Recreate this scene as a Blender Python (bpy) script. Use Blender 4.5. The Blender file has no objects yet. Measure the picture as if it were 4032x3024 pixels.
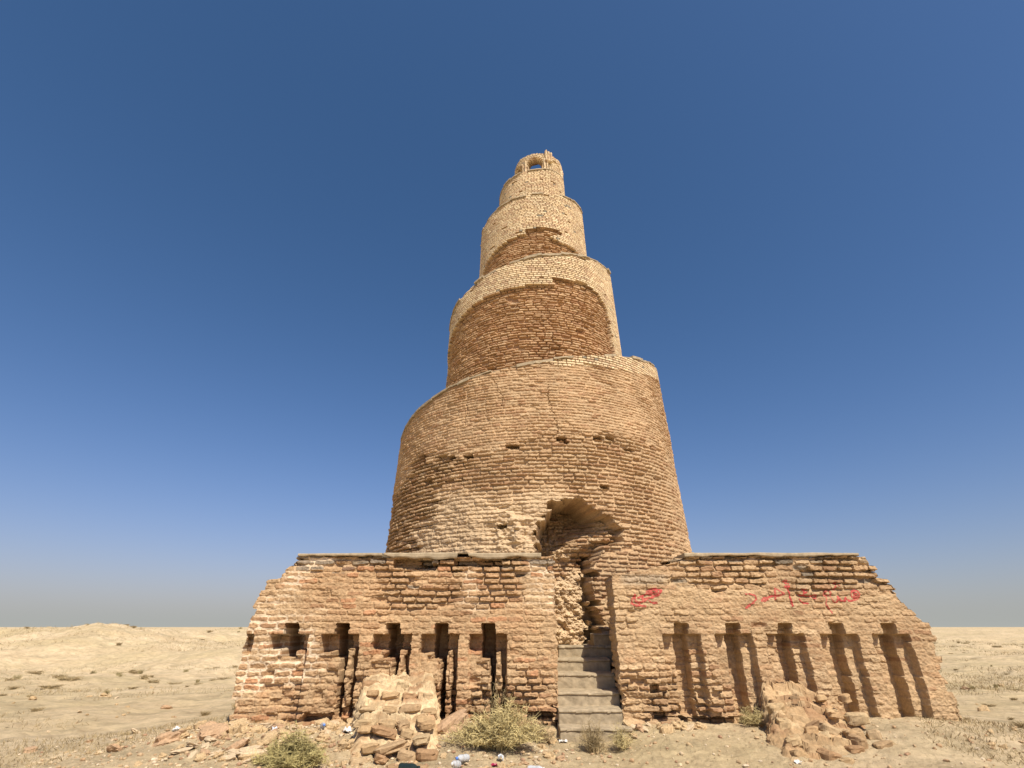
import bpy, math, random
import numpy as np
from mathutils import Vector

# ------------------------------------------------------------------ camera, sky, sun
scene = bpy.context.scene
rad = math.radians
EYE = 1.5
cam_data = bpy.data.cameras.new('camera')
cam = bpy.data.objects.new('camera', cam_data)
scene.collection.objects.link(cam)
scene.camera = cam
cam_data.sensor_width = 36.0
cam_data.lens = 36.0 * 500 / 1024
cam_data.clip_start = 0.05
cam_data.clip_end = 9000
cam.location = (0, 0, EYE)
cam.rotation_euler = (rad(90 + 25.92), 0, 0)

SUN_EL, SUN_AZ = 52.0, 27.0          # azimuth to the right of straight behind the camera
world = bpy.data.worlds.new('World')
scene.world = world
world.use_nodes = True
wt = world.node_tree
sky = wt.nodes.new('ShaderNodeTexSky')
sky.sky_type = 'NISHITA'
sky.sun_disc = False
sky.sun_elevation = rad(SUN_EL)
sky.sun_rotation = rad(180 - SUN_AZ)
sky.altitude = 100
sky.air_density = 1.0
sky.dust_density = 1.0
sky.ozone_density = 6.0
bg = wt.nodes['Background']
EXPO = 0.27
SKY_S = 0.1 * 2 ** (0.25 - EXPO)
bg.inputs['Strength'].default_value = SKY_S
# deepen the blue of the sky: a mild curve on each channel of its radiance
sep = wt.nodes.new('ShaderNodeSeparateColor'); comb = wt.nodes.new('ShaderNodeCombineColor')
wt.links.new(sky.outputs[0], sep.inputs[0])
for i, (k_, g_) in enumerate(((1.06, 1.19), (0.765, 0.95), (0.91, 0.97))):
    m1 = wt.nodes.new('ShaderNodeMath'); m1.operation = 'MULTIPLY'; m1.inputs[1].default_value = 0.119
    m2 = wt.nodes.new('ShaderNodeMath'); m2.operation = 'POWER'; m2.inputs[1].default_value = g_
    m3 = wt.nodes.new('ShaderNodeMath'); m3.operation = 'MULTIPLY'; m3.inputs[1].default_value = k_ / 0.119
    wt.links.new(sep.outputs[i], m1.inputs[0]); wt.links.new(m1.outputs[0], m2.inputs[0]); wt.links.new(m2.outputs[0], m3.inputs[0]); wt.links.new(m3.outputs[0], comb.inputs[i])
# dusty air low over the horizon
geo = wt.nodes.new('ShaderNodeNewGeometry'); sxyz = wt.nodes.new('ShaderNodeSeparateXYZ')
tcw = wt.nodes.new('ShaderNodeTexCoord'); wt.links.new(tcw.outputs['Generated'], sxyz.inputs[0])
mh = wt.nodes.new('ShaderNodeMath'); mh.operation = 'MULTIPLY'; mh.inputs[1].default_value = -1 / 0.085
me_ = wt.nodes.new('ShaderNodeMath'); me_.operation = 'EXPONENT'; me_.use_clamp = True
mf = wt.nodes.new('ShaderNodeMath'); mf.operation = 'MULTIPLY'; mf.inputs[1].default_value = 0.95; mf.use_clamp = True
wt.links.new(sxyz.outputs[2], mh.inputs[0]); wt.links.new(mh.outputs[0], me_.inputs[0]); wt.links.new(me_.outputs[0], mf.inputs[0])
hz_ = wt.nodes.new('ShaderNodeMix'); hz_.data_type = 'RGBA'
hz_.inputs[7].default_value = (0.43 / 0.119, 0.445 / 0.119, 0.42 / 0.119, 1)
wt.links.new(mf.outputs[0], hz_.inputs[0]); wt.links.new(comb.outputs[0], hz_.inputs[6]); wt.links.new(hz_.outputs[2], bg.inputs[0])
wt.nodes.remove(geo)

sun_data = bpy.data.lights.new('sun', 'SUN')
sun_data.energy = 5.0
sun_data.angle = rad(0.5)
sun_data.color = (1.0, 0.93, 0.82)
sun = bpy.data.objects.new('sun', sun_data)
scene.collection.objects.link(sun)
sd = Vector((math.sin(rad(SUN_AZ)) * math.cos(rad(SUN_EL)), -math.cos(rad(SUN_AZ)) * math.cos(rad(SUN_EL)), math.sin(rad(SUN_EL))))
sun.rotation_euler = sd.to_track_quat('Z', 'Y').to_euler()
sun.location = (20, -30, 60)

scene.view_settings.view_transform = 'Standard'
scene.view_settings.look = 'None'
scene.view_settings.exposure = EXPO
scene.view_settings.gamma = 1.0
scene.render.engine = 'CYCLES'
scene.cycles.diffuse_bounces = 2

random.seed(7)
rng = np.random.default_rng(7)
C = scene.collection

# ------------------------------------------------------------------ noise helpers
def hsh(ix, iy, seed=0):
    a = (np.asarray(ix).astype(np.int64) * 374761393 + np.asarray(iy).astype(np.int64) * 668265263 + seed * 2246822519) & 0xFFFFFFFF
    a = ((a ^ (a >> 13)) * 1274126177) & 0xFFFFFFFF
    a = ((a ^ (a >> 16)) * 2654435761) & 0xFFFFFFFF
    a = a ^ (a >> 15)
    return (a & 0xFFFFFF) / float(0x1000000)

def vnoise(x, y, seed=0):
    ix = np.floor(x); iy = np.floor(y)
    fx = x - ix; fy = y - iy
    fx = fx * fx * (3 - 2 * fx); fy = fy * fy * (3 - 2 * fy)
    a = hsh(ix, iy, seed); b = hsh(ix + 1, iy, seed)
    c = hsh(ix, iy + 1, seed); d = hsh(ix + 1, iy + 1, seed)
    return (a + (b - a) * fx) * (1 - fy) + (c + (d - c) * fx) * fy - 0.5

def fbm(x, y, octv=4, seed=0, gain=0.5):
    s = 0; a = 1.0
    for k in range(octv):
        s = s + a * vnoise(x, y, seed + k * 17)
        x = x * 2.03 + 5.1; y = y * 2.03 + 9.7; a *= gain
    return s

def sstep(a, b, x):
    t = np.clip((x - a) / (b - a), 0, 1)
    return t * t * (3 - 2 * t)

def lerp(a, b, t):
    return a + (b - a) * t

def blur(M, n=1):
    for _ in range(n):
        P = np.pad(M, 1, mode='edge')
        M = (P[:-2, 1:-1] + P[2:, 1:-1] + P[1:-1, :-2] + P[1:-1, 2:] + 2 * P[1:-1, 1:-1]) / 6
    return M

def inpoly(x, y, poly):
    inside = np.zeros(x.shape, bool)
    n = len(poly); j = n - 1
    for i in range(n):
        xi, yi = poly[i]; xj, yj = poly[j]
        c = ((yi > y) != (yj > y)) & (x < (xj - xi) * (y - yi) / (yj - yi + 1e-12) + xi)
        inside ^= c
        j = i
    return inside

def segdist(x, y, pts):
    best = np.full(x.shape, 9e9)
    for (ax, ay), (bx, by) in zip(pts[:-1], pts[1:]):
        dx, dy = bx - ax, by - ay
        t = np.clip(((x - ax) * dx + (y - ay) * dy) / (dx * dx + dy * dy + 1e-12), 0, 1)
        best = np.minimum(best, np.hypot(x - ax - t * dx, y - ay - t * dy))
    return best

# ------------------------------------------------------------------ object helpers
def mesh_arrays(name, V, F, mat, parent=None, col=None, smooth=False):
    """V (n,3), F (m,4) quads or (m,3) triangles -> one linked mesh object"""
    me = bpy.data.meshes.new(name)
    V = np.ascontiguousarray(V, np.float32); F = np.ascontiguousarray(F, np.int32)
    k = F.shape[1]
    me.vertices.add(len(V)); me.vertices.foreach_set('co', V.ravel())
    me.loops.add(F.size); me.loops.foreach_set('vertex_index', F.ravel())
    me.polygons.add(len(F))
    me.polygons.foreach_set('loop_start', np.arange(0, F.size, k, dtype=np.int32))
    me.polygons.foreach_set('use_smooth', np.full(len(F), smooth))
    if col is not None:
        at = me.attributes.new('tint', 'FLOAT_COLOR', 'POINT')
        c4 = np.ones((len(V), 4), np.float32); c4[:, :3] = col
        at.data.foreach_set('color', c4.ravel())
    me.update(calc_edges=True); me.validate()
    me.materials.append(mat)
    o = bpy.data.objects.new(name, me)
    C.objects.link(o)
    if parent: o.parent = parent
    return o

def grid_faces(n, m, flip=False):
    i = np.arange(n - 1)[:, None] * m + np.arange(m - 1)[None, :]
    f = np.stack([i, i + 1, i + m + 1, i + m], -1).reshape(-1, 4)
    return f[:, ::-1] if flip else f

def tag(o, label=None, cat=None, group=None, kind=None):
    if label: o['label'] = label
    if cat: o['category'] = cat
    if group: o['group'] = group
    if kind: o['kind'] = kind
    return o

def empty(name, loc=(0, 0, 0)):
    o = bpy.data.objects.new(name, None); C.objects.link(o); o.location = loc
    return o

# ------------------------------------------------------------------ materials
def newmat(name):
    m = bpy.data.materials.new(name); m.use_nodes = True
    nt = m.node_tree
    return m, nt, nt.nodes['Principled BSDF']

def N(nt, t, **kw):
    n = nt.nodes.new(t)
    for k, v in kw.items(): setattr(n, k, v)
    return n

def noise(nt, scale, detail=4, rough=0.55, coord=None):
    n = N(nt, 'ShaderNodeTexNoise')
    n.inputs['Scale'].default_value = scale; n.inputs['Detail'].default_value = detail; n.inputs['Roughness'].default_value = rough
    if coord is not None: nt.links.new(coord, n.inputs['Vector'])
    return n

def maprange(nt, src, a, b, c, d):
    n = N(nt, 'ShaderNodeMapRange'); n.inputs[1].default_value = a; n.inputs[2].default_value = b
    n.inputs[3].default_value = c; n.inputs[4].default_value = d
    nt.links.new(src, n.inputs[0]); return n.outputs[0]

def mixrgb(nt, mode, fac, a, b):
    n = N(nt, 'ShaderNodeMix', data_type='RGBA', blend_type=mode)
    for sock, v in ((n.inputs[0], fac), (n.inputs[6], a), (n.inputs[7], b)):
        if hasattr(v, 'links'): nt.links.new(v, sock)
        elif isinstance(v, (int, float)): sock.default_value = v
        else: sock.default_value = (*v, 1)
    return n.outputs[2]

def masonry_mat(name, bump=0.5):
    m, nt, p = newmat(name)
    tc = N(nt, 'ShaderNodeTexCoord').outputs['Object']
    at = N(nt, 'ShaderNodeAttribute', attribute_name='tint')
    n1 = noise(nt, 22, 5, 0.65, tc); n2 = noise(nt, 1.3, 3, 0.5, tc)
    v1 = maprange(nt, n1.outputs[0], 0.25, 0.75, 0.68, 1.28)
    v2 = maprange(nt, n2.outputs[0], 0.3, 0.7, 0.9, 1.1)
    c = mixrgb(nt, 'MULTIPLY', 1.0, at.outputs[0], v1)
    c = mixrgb(nt, 'MULTIPLY', 1.0, c, v2)
    nt.links.new(c, p.inputs['Base Color'])
    p.inputs['Roughness'].default_value = 0.95
    p.inputs['Specular IOR Level'].default_value = 0.1
    b = N(nt, 'ShaderNodeBump'); b.inputs['Strength'].default_value = bump; b.inputs['Distance'].default_value = 0.012
    nb = noise(nt, 45, 6, 0.7, tc)
    nt.links.new(nb.outputs[0], b.inputs['Height']); nt.links.new(b.outputs[0], p.inputs['Normal'])
    return m

def flat_mat(name, col, rough=0.9, var=0.25, scale=12, spec=0.2, bump=0.3):
    m, nt, p = newmat(name)
    tc = N(nt, 'ShaderNodeTexCoord').outputs['Object']
    n1 = noise(nt, scale, 5, 0.6, tc)
    v = maprange(nt, n1.outputs[0], 0.25, 0.75, 1 - var, 1 + var)
    nt.links.new(mixrgb(nt, 'MULTIPLY', 1.0, col, v), p.inputs['Base Color'])
    p.inputs['Roughness'].default_value = rough
    p.inputs['Specular IOR Level'].default_value = spec
    if bump:
        b = N(nt, 'ShaderNodeBump'); b.inputs['Strength'].default_value = bump; b.inputs['Distance'].default_value = 0.01
        nb = noise(nt, scale * 4, 5, 0.7, tc)
        nt.links.new(nb.outputs[0], b.inputs['Height']); nt.links.new(b.outputs[0], p.inputs['Normal'])
    return m

M_BRICK = masonry_mat('weathered_brick')
M_CONC = flat_mat('old_concrete', (0.36, 0.285, 0.182), 0.92, 0.35, 9)
M_COPE = flat_mat('grey_cement', (0.38, 0.30, 0.19), 0.95, 0.32, 8)
M_PAINT = flat_mat('red_spray_paint', (0.46, 0.075, 0.06), 0.85, 0.45, 35, bump=0)
def paint():
    m, nt, p = newmat('red_spray_paint')
    tc = N(nt, 'ShaderNodeTexCoord').outputs['Object']
    n1 = noise(nt, 28, 5, .7, tc); n2 = noise(nt, 3.0, 3, .6, tc)
    f = N(nt, 'ShaderNodeMath', operation='MULTIPLY_ADD'); nt.links.new(n2.outputs[0], f.inputs[0]); f.inputs[1].default_value = .7; nt.links.new(n1.outputs[0], f.inputs[2])
    nt.links.new(mixrgb(nt, 'MIX', maprange(nt, f.outputs[0], .78, 1.02, 0, .6), (.46, .065, .055), (.50, .24, .14)), p.inputs['Base Color'])
    p.inputs['Roughness'].default_value = .9
    return m
M_PAINT = paint()
M_STONE = flat_mat('broken_brick', (0.52, 0.37, 0.20), 0.95, 0.4, 7, 0.1, 0.8)
M_STONE2 = flat_mat('reddish_broken_brick', (0.45, 0.295, 0.17), 0.95, 0.4, 9, 0.1, 0.6)
M_STONE3 = flat_mat('pale_stone', (0.56, 0.43, 0.27), 0.95, 0.3, 9, 0.1, 0.6)
M_STRAW = flat_mat('dry_straw', (0.54, 0.435, 0.20), 0.8, 0.45, 6, bump=0)
M_SAGE = flat_mat('grey_olive_scrub', (0.40, 0.325, 0.165), 0.85, 0.4, 6, bump=0)
M_GREENBUSH = flat_mat('dusty_green_twigs', (0.43, 0.36, 0.15), 0.8, 0.5, 5, bump=0)
M_TUFT = flat_mat('brown_dry_grass', (0.34, 0.255, 0.13), 0.85, 0.4, 6, bump=0)

# ------------------------------------------------------------------ masonry field
def bricks(u, z, bw, bh, seed, wob=0.012, jit=0.25, alt=False):
    """running-bond field: distance to the joint centre line (m) and per-brick random numbers"""
    zz = z + wob * fbm(u * 0.9, z * 2.5, 3, seed + 1) * 1.6 + (wob > 0.005) * 0.018 * fbm(z * 2.7, z * 0, 2, seed + 8)
    r = np.floor(zz / bh); fz = zz - r * bh
    if alt:
        w = np.where(np.mod(r, 2) > 0.5, bw, bw * 0.5)
    else:
        w = bw * (0.8 + 0.4 * hsh(r, r * 0 + 3, seed))
    uu = u + hsh(r, r * 0 + 11, seed) * bw + wob * fbm(u * 2.1, z * 3.0, 2, seed + 5)
    c = np.floor(uu / w); fu = uu - c * w
    jl = (hsh(c, r, seed + 2) - 0.5) * jit * w
    c = np.where(fu < jl, c - 1, c); fu = uu - c * w
    jr = (hsh(c + 1, r, seed + 2) - 0.5) * jit * w
    c = np.where(fu > w + jr, c + 1, c); fu = uu - c * w
    jl = (hsh(c, r, seed + 2) - 0.5) * jit * w
    jr = (hsh(c + 1, r, seed + 2) - 0.5) * jit * w
    ea = hsh(c, r, seed + 12); eb = hsh(c, r, seed + 14)
    irr = 0.0 if alt else 0.16
    fz = fz + (0.0 if alt else 0.10) * bh * (ea - eb) * ((fu - jl) / w - 0.5) * 2
    dx = np.minimum(fu - jl, w + jr - fu); dz = np.minimum(fz - irr * bh * ea, bh - fz - irr * bh * eb)
    rr = bh * 0.34
    q = np.maximum(rr - dx, 0); p = np.maximum(rr - dz, 0)
    d = np.where((q > 0) & (p > 0), rr - np.hypot(q, p), np.minimum(dx, dz))
    return d, hsh(c, r, seed + 3), hsh(c, r, seed + 4), hsh(c, r, seed + 6)

def pal(rnd, cols):
    """pick a colour of the list by the random number, blended a little"""
    cols = np.array(cols); k = len(cols)
    i = np.minimum((rnd * k).astype(int), k - 1)
    return cols[i]

# ------------------------------------------------------------------ terrain
def terrain(x, y):
    x = np.asarray(x, float); y = np.asarray(y, float)
    dx = np.maximum(np.maximum(-5.0 - x, x - 7.9), 0); dy = np.maximum(np.maximum(10.5 - y, y - 23.4), 0)
    d = np.hypot(dx, dy)
    z = -0.36 + 0.30 * np.exp(-(d / 1.9) ** 2)
    z = z + 0.07 * np.exp(-((x + 3.6) / 1.6) ** 2 - ((y - 9.6) / 0.8) ** 2)
    z = z + 0.10 * np.exp(-((x - 7.0) / 1.6) ** 2 - ((y - 10.3) / 0.9) ** 2)
    z = z + 0.13 * np.exp(-((x + 0.85) / 0.5) ** 2 - ((y - 9.8) / 0.8) ** 2)
    z = z - 0.20 * np.exp(-((x - 1.35) / 0.75) ** 2 - ((y - 9.75) / 0.5) ** 2)
    z = z - 0.12 * np.exp(-((x - 0.5) / 0.35) ** 2 - ((y - 10.1) / 0.3) ** 2)
    z = z + 0.10 * np.exp(-((x - 5.9) / 0.8) ** 2 - ((y - 9.2) / 1.0) ** 2)
    R = np.hypot(x, y)
    z = z + 0.07 * fbm(x * 0.8, y * 0.8, 4, 31) + 0.03 * fbm(x * 3.4, y * 3.4, 3, 41) * np.exp(-R / 60)
    far = sstep(14, 45, R)
    off = sstep(1.2, 4.0, d)
    z = z + off * (0.15 * fbm(x * 0.33, y * 0.5, 4, 35) + 0.07 * fbm(x * 1.3, y * 1.9, 4, 37)) * (1 - 0.5 * sstep(0, 1, x / (R + 1e-6)))
    left = sstep(0.08, 0.45, -x / (R + 1e-6))
    z = z + far * 0.5 * fbm(x / 9, y / 9, 6, 51, 0.6)
    z = z + left * sstep(16, 40, R) * (1.15 * fbm(x / 17, y / 17, 6, 61, 0.58) - 0.1)
    z = z + left * (1.25 + 1.3 * fbm(x / 14, y / 14, 6, 71, 0.58)) * np.exp(-((R - 84) / 26) ** 2)
    z = z + sstep(70, 220, R) * (0.95 + 0.7 * fbm(x / 40, y / 40, 4, 81)) * (1 - 0.25 * left)
    # hollow dug into the left mounds
    z = z - 1.1 * np.exp(-((x + 33) / 8) ** 2 - ((y - 42) / 7) ** 2)
    z = z + 0.9 * np.exp(-((x + 40) / 10) ** 2 - ((y - 55) / 6) ** 2)
    return z
# ------------------------------------------------------------------ ground
def build_ground():
    ang = np.concatenate([np.linspace(-180, -64, 60)[:-1], np.linspace(-64, 64, 1500), np.linspace(64, 180, 60)[1:]])
    r = np.concatenate([[0.6, 1.5, 3, 4.5, 5.5, 6.2], np.linspace(6.6, 12, 330), np.geomspace(12.03, 130, 300), np.geomspace(134, 6000, 90)])
    A, Rr = np.meshgrid(np.radians(ang), r, indexing='ij')
    X = Rr * np.sin(A); Y = Rr * np.cos(A)
    Z = terrain(X, Y)
    # pebbly grain close to the camera, with lumps of buried brick
    near = np.exp(-np.maximum(Rr - 9, 0) / 14)
    d, r1, r2, r3 = bricks(X * 1.0 + 40, Y * 1.0, 0.13, 0.10, 91, 0.14, 0.6)
    heap = np.exp(-((X + 3.2) / 2.2) ** 2 - ((Y - 9.6) / 1.1) ** 2) + 0.35
    Z += near * (0.022 * fbm(X * 14, Y * 14, 3, 95) + np.where(r1 > 0.62, sstep(0.005, 0.05, d + 0.02 * fbm(X * 30, Y * 30, 2, 3)) * r2 * 0.05, 0) * np.clip(heap, 0, 1))
    V = np.stack([X, Y, Z], -1).reshape(-1, 3)
    m, nt, p = newmat('desert_ground')
    tc = N(nt, 'ShaderNodeTexCoord').outputs['Object']
    mp = N(nt, 'ShaderNodeMapping'); mp.inputs['Scale'].default_value = (0.55, 1.0, 1.0); nt.links.new(tc, mp.inputs[0])
    st = mp.outputs[0]
    a = noise(nt, 0.35, 8, 0.68, st); b = noise(nt, 1.9, 8, 0.72, st); c = noise(nt, 8, 7, 0.75, tc); dn = noise(nt, 0.15, 8, 0.7, st)
    col = mixrgb(nt, 'MIX', maprange(nt, a.outputs[0], 0.35, 0.65, 0, 1), (0.575, 0.43, 0.25), (0.65, 0.51, 0.315))
    col = mixrgb(nt, 'MIX', maprange(nt, dn.outputs[0], 0.46, 0.60, 0, 0.8), col, (0.51, 0.40, 0.22))
    col = mixrgb(nt, 'MIX', maprange(nt, b.outputs[0], 0.50, 0.66, 0, 0.6), col, (0.42, 0.31, 0.175))
    col = mixrgb(nt, 'MIX', maprange(nt, c.outputs[0], 0.55, 0.70, 0, 0.5), col, (0.33, 0.235, 0.135))
    col = mixrgb(nt, 'MIX', maprange(nt, c.outputs[0], 0.40, 0.26, 0, 0.6), col, (0.66, 0.54, 0.37))
    e = noise(nt, 0.75, 10, 0.75, st); e2 = noise(nt, 4.0, 8, 0.75, st)
    col = mixrgb(nt, 'MIX', maprange(nt, e.outputs[0], 0.50, 0.60, 0, 0.65), col, (0.40, 0.315, 0.185))
    col = mixrgb(nt, 'MULTIPLY', 1.0, col, maprange(nt, e2.outputs[0], 0.3, 0.7, 0.74, 1.22))
    nt.links.new(col, p.inputs['Base Color'])
    p.inputs['Roughness'].default_value = 1.0; p.inputs['Specular IOR Level'].default_value = 0.05
    bmp = N(nt, 'ShaderNodeBump'); bmp.inputs['Strength'].default_value = 1.0; bmp.inputs['Distance'].default_value = 0.10
    n5 = noise(nt, 2.2, 11, 0.8, tc)
    nt.links.new(n5.outputs[0], bmp.inputs['Height']); nt.links.new(bmp.outputs[0], p.inputs['Normal'])
    n, k = X.shape
    g = mesh_arrays('ground', V, grid_faces(n, k, True), m, smooth=True)
    tag(g, 'pale dry desert ground with low mounds reaching the horizon', kind='structure')
build_ground()

# ------------------------------------------------------------------ the ruin: one building
ruin = empty('minaret', (1.4, 16.95, 0))
tag(ruin, 'tall ruined spiral brick minaret on a square plinth with cross-shaped niches', 'minaret')
INV = Vector((-1.4, -16.95, 0))
def part(name, V, F, mat, col=None, parent=None, smooth=False):
    o = mesh_arrays(name, V, F, mat, parent or ruin, col, smooth)
    if parent is None: o.location = INV           # mesh is written in world coordinates
    return o

OLD = [(0.428, 0.278, 0.150), (0.464, 0.309, 0.170), (0.410, 0.257, 0.137), (0.482, 0.330, 0.185), (0.437, 0.284, 0.153), (0.373, 0.220, 0.118), (0.446, 0.289, 0.157), (0.510, 0.359, 0.206)]
CLAD = [(0.74, 0.575, 0.345), (0.78, 0.62, 0.39), (0.70, 0.53, 0.31), (0.72, 0.545, 0.32), (0.78, 0.63, 0.39), (0.62, 0.44, 0.265), (0.75, 0.58, 0.355), (0.56, 0.395, 0.24)]
MUD = np.array((0.450, 0.310, 0.174)); PALE = np.array((0.63, 0.475, 0.29)); DARKMUD = np.array((0.24, 0.145, 0.075))

def old_masonry(S, Z, bw, bh, seed, J, W=0.016, mortar=MUD, lump=1.0, under=0.0):
    """J joint depth map (m). Returns outward height and colour."""
    d, r1, r2, r3 = bricks(S, Z, bw, bh, seed)
    n = fbm(S * 9, Z * 14, 4, seed + 9)
    grit = fbm(S * 23, Z * 30, 2, seed + 15)
    prof = sstep(W * 0.35, W * 0.35 + 0.014, d + 0.024 * n)
    H = -J * (1 - prof) + lump * (0.012 * grit + 0.012 * n + 0.016 * fbm(S * 2.2, Z * 3.1, 4, seed + 13, 0.6)) + np.clip(J, 0, 0.05) * (r1 - 0.55) * 0.8 * prof
    # a few bricks rotted away where joints are deep
    H = H - np.where((r2 < 0.05), 1, 0) * prof * np.clip(J * 1.8, 0, 0.09)
    col = pal(r3, OLD) * (0.9 + 0.2 * r1)[..., None]
    col = mortar + (col - mortar) * np.clip(prof * 0.85 + 0.1, 0, 1)[..., None]
    return H, col, prof, (r1, r2, r3)

# ---- plinth front walls
def fold(t, keep):
    return np.minimum(t, keep) + np.maximum(t - keep, 0) * 12

def plinth_wall(s0, s1, xl, xr, ztop, seed, joint, carve, colour, keepl, keepr, YF=10.5):
    s = np.arange(s0, s1, 0.0125); z = np.arange(-0.45, 3.25, 0.0115)
    S, Z = np.meshgrid(s, z)
    course = np.floor(Z / 0.113)
    jt = hsh(course, course * 0 + 5, seed) * 0.13 + 0.02 * fbm(S * 3, Z * 11, 2, seed)
    XL = xl(Z) + jt * (keepl > 1.0); XR = xr(Z) - jt * (keepr > 1.0)
    XL = XL + 0.035 * fbm(Z * 9, Z * 0 + 1, 3, seed + 21); XR = XR + 0.035 * fbm(Z * 9, Z * 0 + 4, 3, seed + 22)
    X = np.clip(S, XL, XR)
    ol = np.maximum(XL - S, 0); orr = np.maximum(S - XR, 0)
    ZT = ztop(X) + 0.035 * fbm(X * 3.3, X * 0, 3, seed + 31)
    Zc = np.minimum(Z, ZT); oz = np.maximum(Z - ZT, 0)
    J = joint(X, Zc)
    J = J * (0.3 + 1.2 * sstep(-0.22, 0.12, fbm(S * 2.3, Z * 3.0, 4, seed + 40)))
    H, col, prof, rr = old_masonry(S, Z, 0.30, 0.113, seed, J)
    cv = carve(X, Zc, S)
    H = H + 0.014 * fbm(S * 5.5, Z * 6.5, 5, seed + 41, 0.6)
    col = colour(X, Zc, col, prof, rr)
    sm = sstep(-0.02, 0.28, fbm(S * 1.9, Z * 2.6, 5, seed + 43, 0.6))
    col = col + (np.array((0.48, 0.333, 0.183)) - col) * (0.6 * sm)[..., None]
    side = (ol + orr) > 0
    back = fold(ol, keepl) + fold(orr, keepr) + oz * 2.5
    Y = YF + back + np.where(side, 0, -H + cv)
    Y = np.where(oz > 0, np.minimum(Y, YF + (0.73 if keepl < 0.8 else 1.7)), Y)
    turn = np.maximum(ol - keepl, 0) if keepl < 0.8 else 0 * ol          # behind the jamb the wall turns along its back
    Y = np.where(turn > 0, YF + keepl + oz * 0.5, Y)
    X2 = X + np.where(ol > 0, -H, 0) + np.where(orr > 0, H, 0) + turn * 20
    P = np.stack([X2, Y, Zc], -1)
    return P, col, X, Zc, side | (oz > 0)

def niche(X, Z, cx, seed, outer=0.17, inner=0.26, zb=-0.5, left=False, k=0):
    cr = np.floor(Z / 0.113); jg = hsh(cr, cr * 0, seed + 7) - 0.5
    wx = X + 0.014 * fbm(X * 7, Z * 9, 3, seed) + 0.030 * jg; wz = Z + 0.016 * fbm(X * 8, Z * 6, 3, seed + 3)
    x = wx - cx
    if not left:
        o = (np.abs(x) < 0.345) & (wz < 1.375) & (Z > zb)
        i = (np.abs(x - 0.01) < 0.122) & (wz < 1.56) & (Z > zb)
        return blur(o * outer + i * inner, 1)
    # left wall: deep cross at the top, below it only slits between the surviving brick piers
    sag = 0.10 * fbm(X * 3, Z * 0, 2, seed + 5)
    bar = (np.abs(x) < 0.345) & (wz < 1.375) & (wz > 1.10 + sag)
    stem = (np.abs(x - 0.01) < 0.118) & (wz < 1.56) & (wz > 0.98 + 0.5 * sag)
    zlo = (0.93, 0.05, 0.3, 0.0, 0.02)[k]
    s1 = (np.abs(x - 0.10 - 0.02 * jg) < 0.042 + 0.03 * jg) & (wz <= 1.1) & (wz > zlo)
    s2 = (np.abs(x - 0.30 - 0.02 * jg) < 0.040 + 0.03 * jg) & (wz <= 1.2) & (wz > zlo - 0.1)
    low = (np.abs(x) < 0.345) & (wz <= 1.13) & (Z > -0.5)
    return blur(np.maximum.reduce([bar * 0.40, stem * 0.85, s1 * 0.7, s2 * (0.34 if k else 0.12), low * (0.055 + 0.05 * (hsh(cr, np.floor(x / 0.2), seed + 9) > 0.7))]), 1)

LN = [-4.17, -3.21, -2.25, -1.36, -0.45]
RN = [3.19, 4.17, 5.14, 6.13, 7.11]

def l_joint(X, Z):
    j = 0.007 + 0.012 * np.clip(fbm(X * 1.1, Z * 1.4, 3, 201) + 0.3, 0, 1)
    band = sstep(-2.75, -2.2, X) * sstep(0.35, -0.1, X) * sstep(1.70, 1.95, Z + 0.25 * fbm(X * 1.5, Z, 2, 7))
    j = j + 0.055 * band
    j = j + 0.05 * sstep(2.35, 2.6, Z)
    j = j + 0.06 * sstep(0.95, 0.35, Z + 0.4 * fbm(X * 0.9, Z * 0.9, 3, 203)) * sstep(-4.4, -3.4, X + 1.4 * fbm(X, Z * 1.2, 2, 9) - 0.4)
    return j

def l_carve(X, Z, S):
    c = np.zeros_like(X)
    for k, cx in enumerate(LN):
        c = c + niche(X, Z, cx, 210 + k, left=True, k=k)
    c = np.maximum(c, 0.22 * ((X < -4.84) & (Z > 1.02) & (Z < 1.38)))
    # holes under the concrete slab and at the foot
    w = 0.04 * fbm(X * 6, Z * 8, 3, 231)
    for (x0, x1, z0, z1, d) in ((-2.35, -1.6, 2.55, 2.72, .26), (-1.15, -0.2, 2.58, 2.70, .22), (-2.1, -1.5, 2.52, 2.6, .1), (0.28, 0.75, 0.02, 0.14, .3), (0.30, 0.62, -0.16, -0.05, .34), (-0.55, -0.1, 0.30, 0.45, .2), (-3.7, -3.2, 0.0, 0.12, .22), (-3.05, -2.7, 0.05, 0.2, .2)):
        c = np.maximum(c, d * ((X + w > x0) & (X + w < x1) & (Z + w > z0) & (Z + w < z1)))
    c = c + 0.07 * sstep(0.45, 0.0, Z + 0.3 * fbm(X * 1.3, Z, 2, 233)) * sstep(-3.9, -3.0, X)
    return c

def l_colour(X, Z, col, prof, rr):
    r1, r2, r3 = rr
    grey = (r2 < 0.45 * sstep(2.3, 2.7, Z)) | ((r2 < 0.04) & (Z > 2.0) & (X > -2.6))
    g = np.array((0.22, 0.18, 0.13)) * (0.8 + 0.6 * r1)[..., None]
    col = np.where((grey & (prof > 0.4))[..., None], g, col)
    white = sstep(0.02, 0.3, fbm(X * 0.7, Z * 0.9, 3, 241) + 0.42 * sstep(-2.6, -4.0, X) - 0.02) * sstep(0.1, 0.5, Z) * (1 - prof)
    col = col + (np.array((0.70, 0.58, 0.41)) - col) * np.clip(white, 0, 0.9)[..., None]
    red = (r3 > 0.93) & (prof > 0.4)
    col = np.where(red[..., None], col * np.array((0.92, 0.72, 0.66)), col)
    return col * np.array((1.0, 0.965, 0.935))

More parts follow.
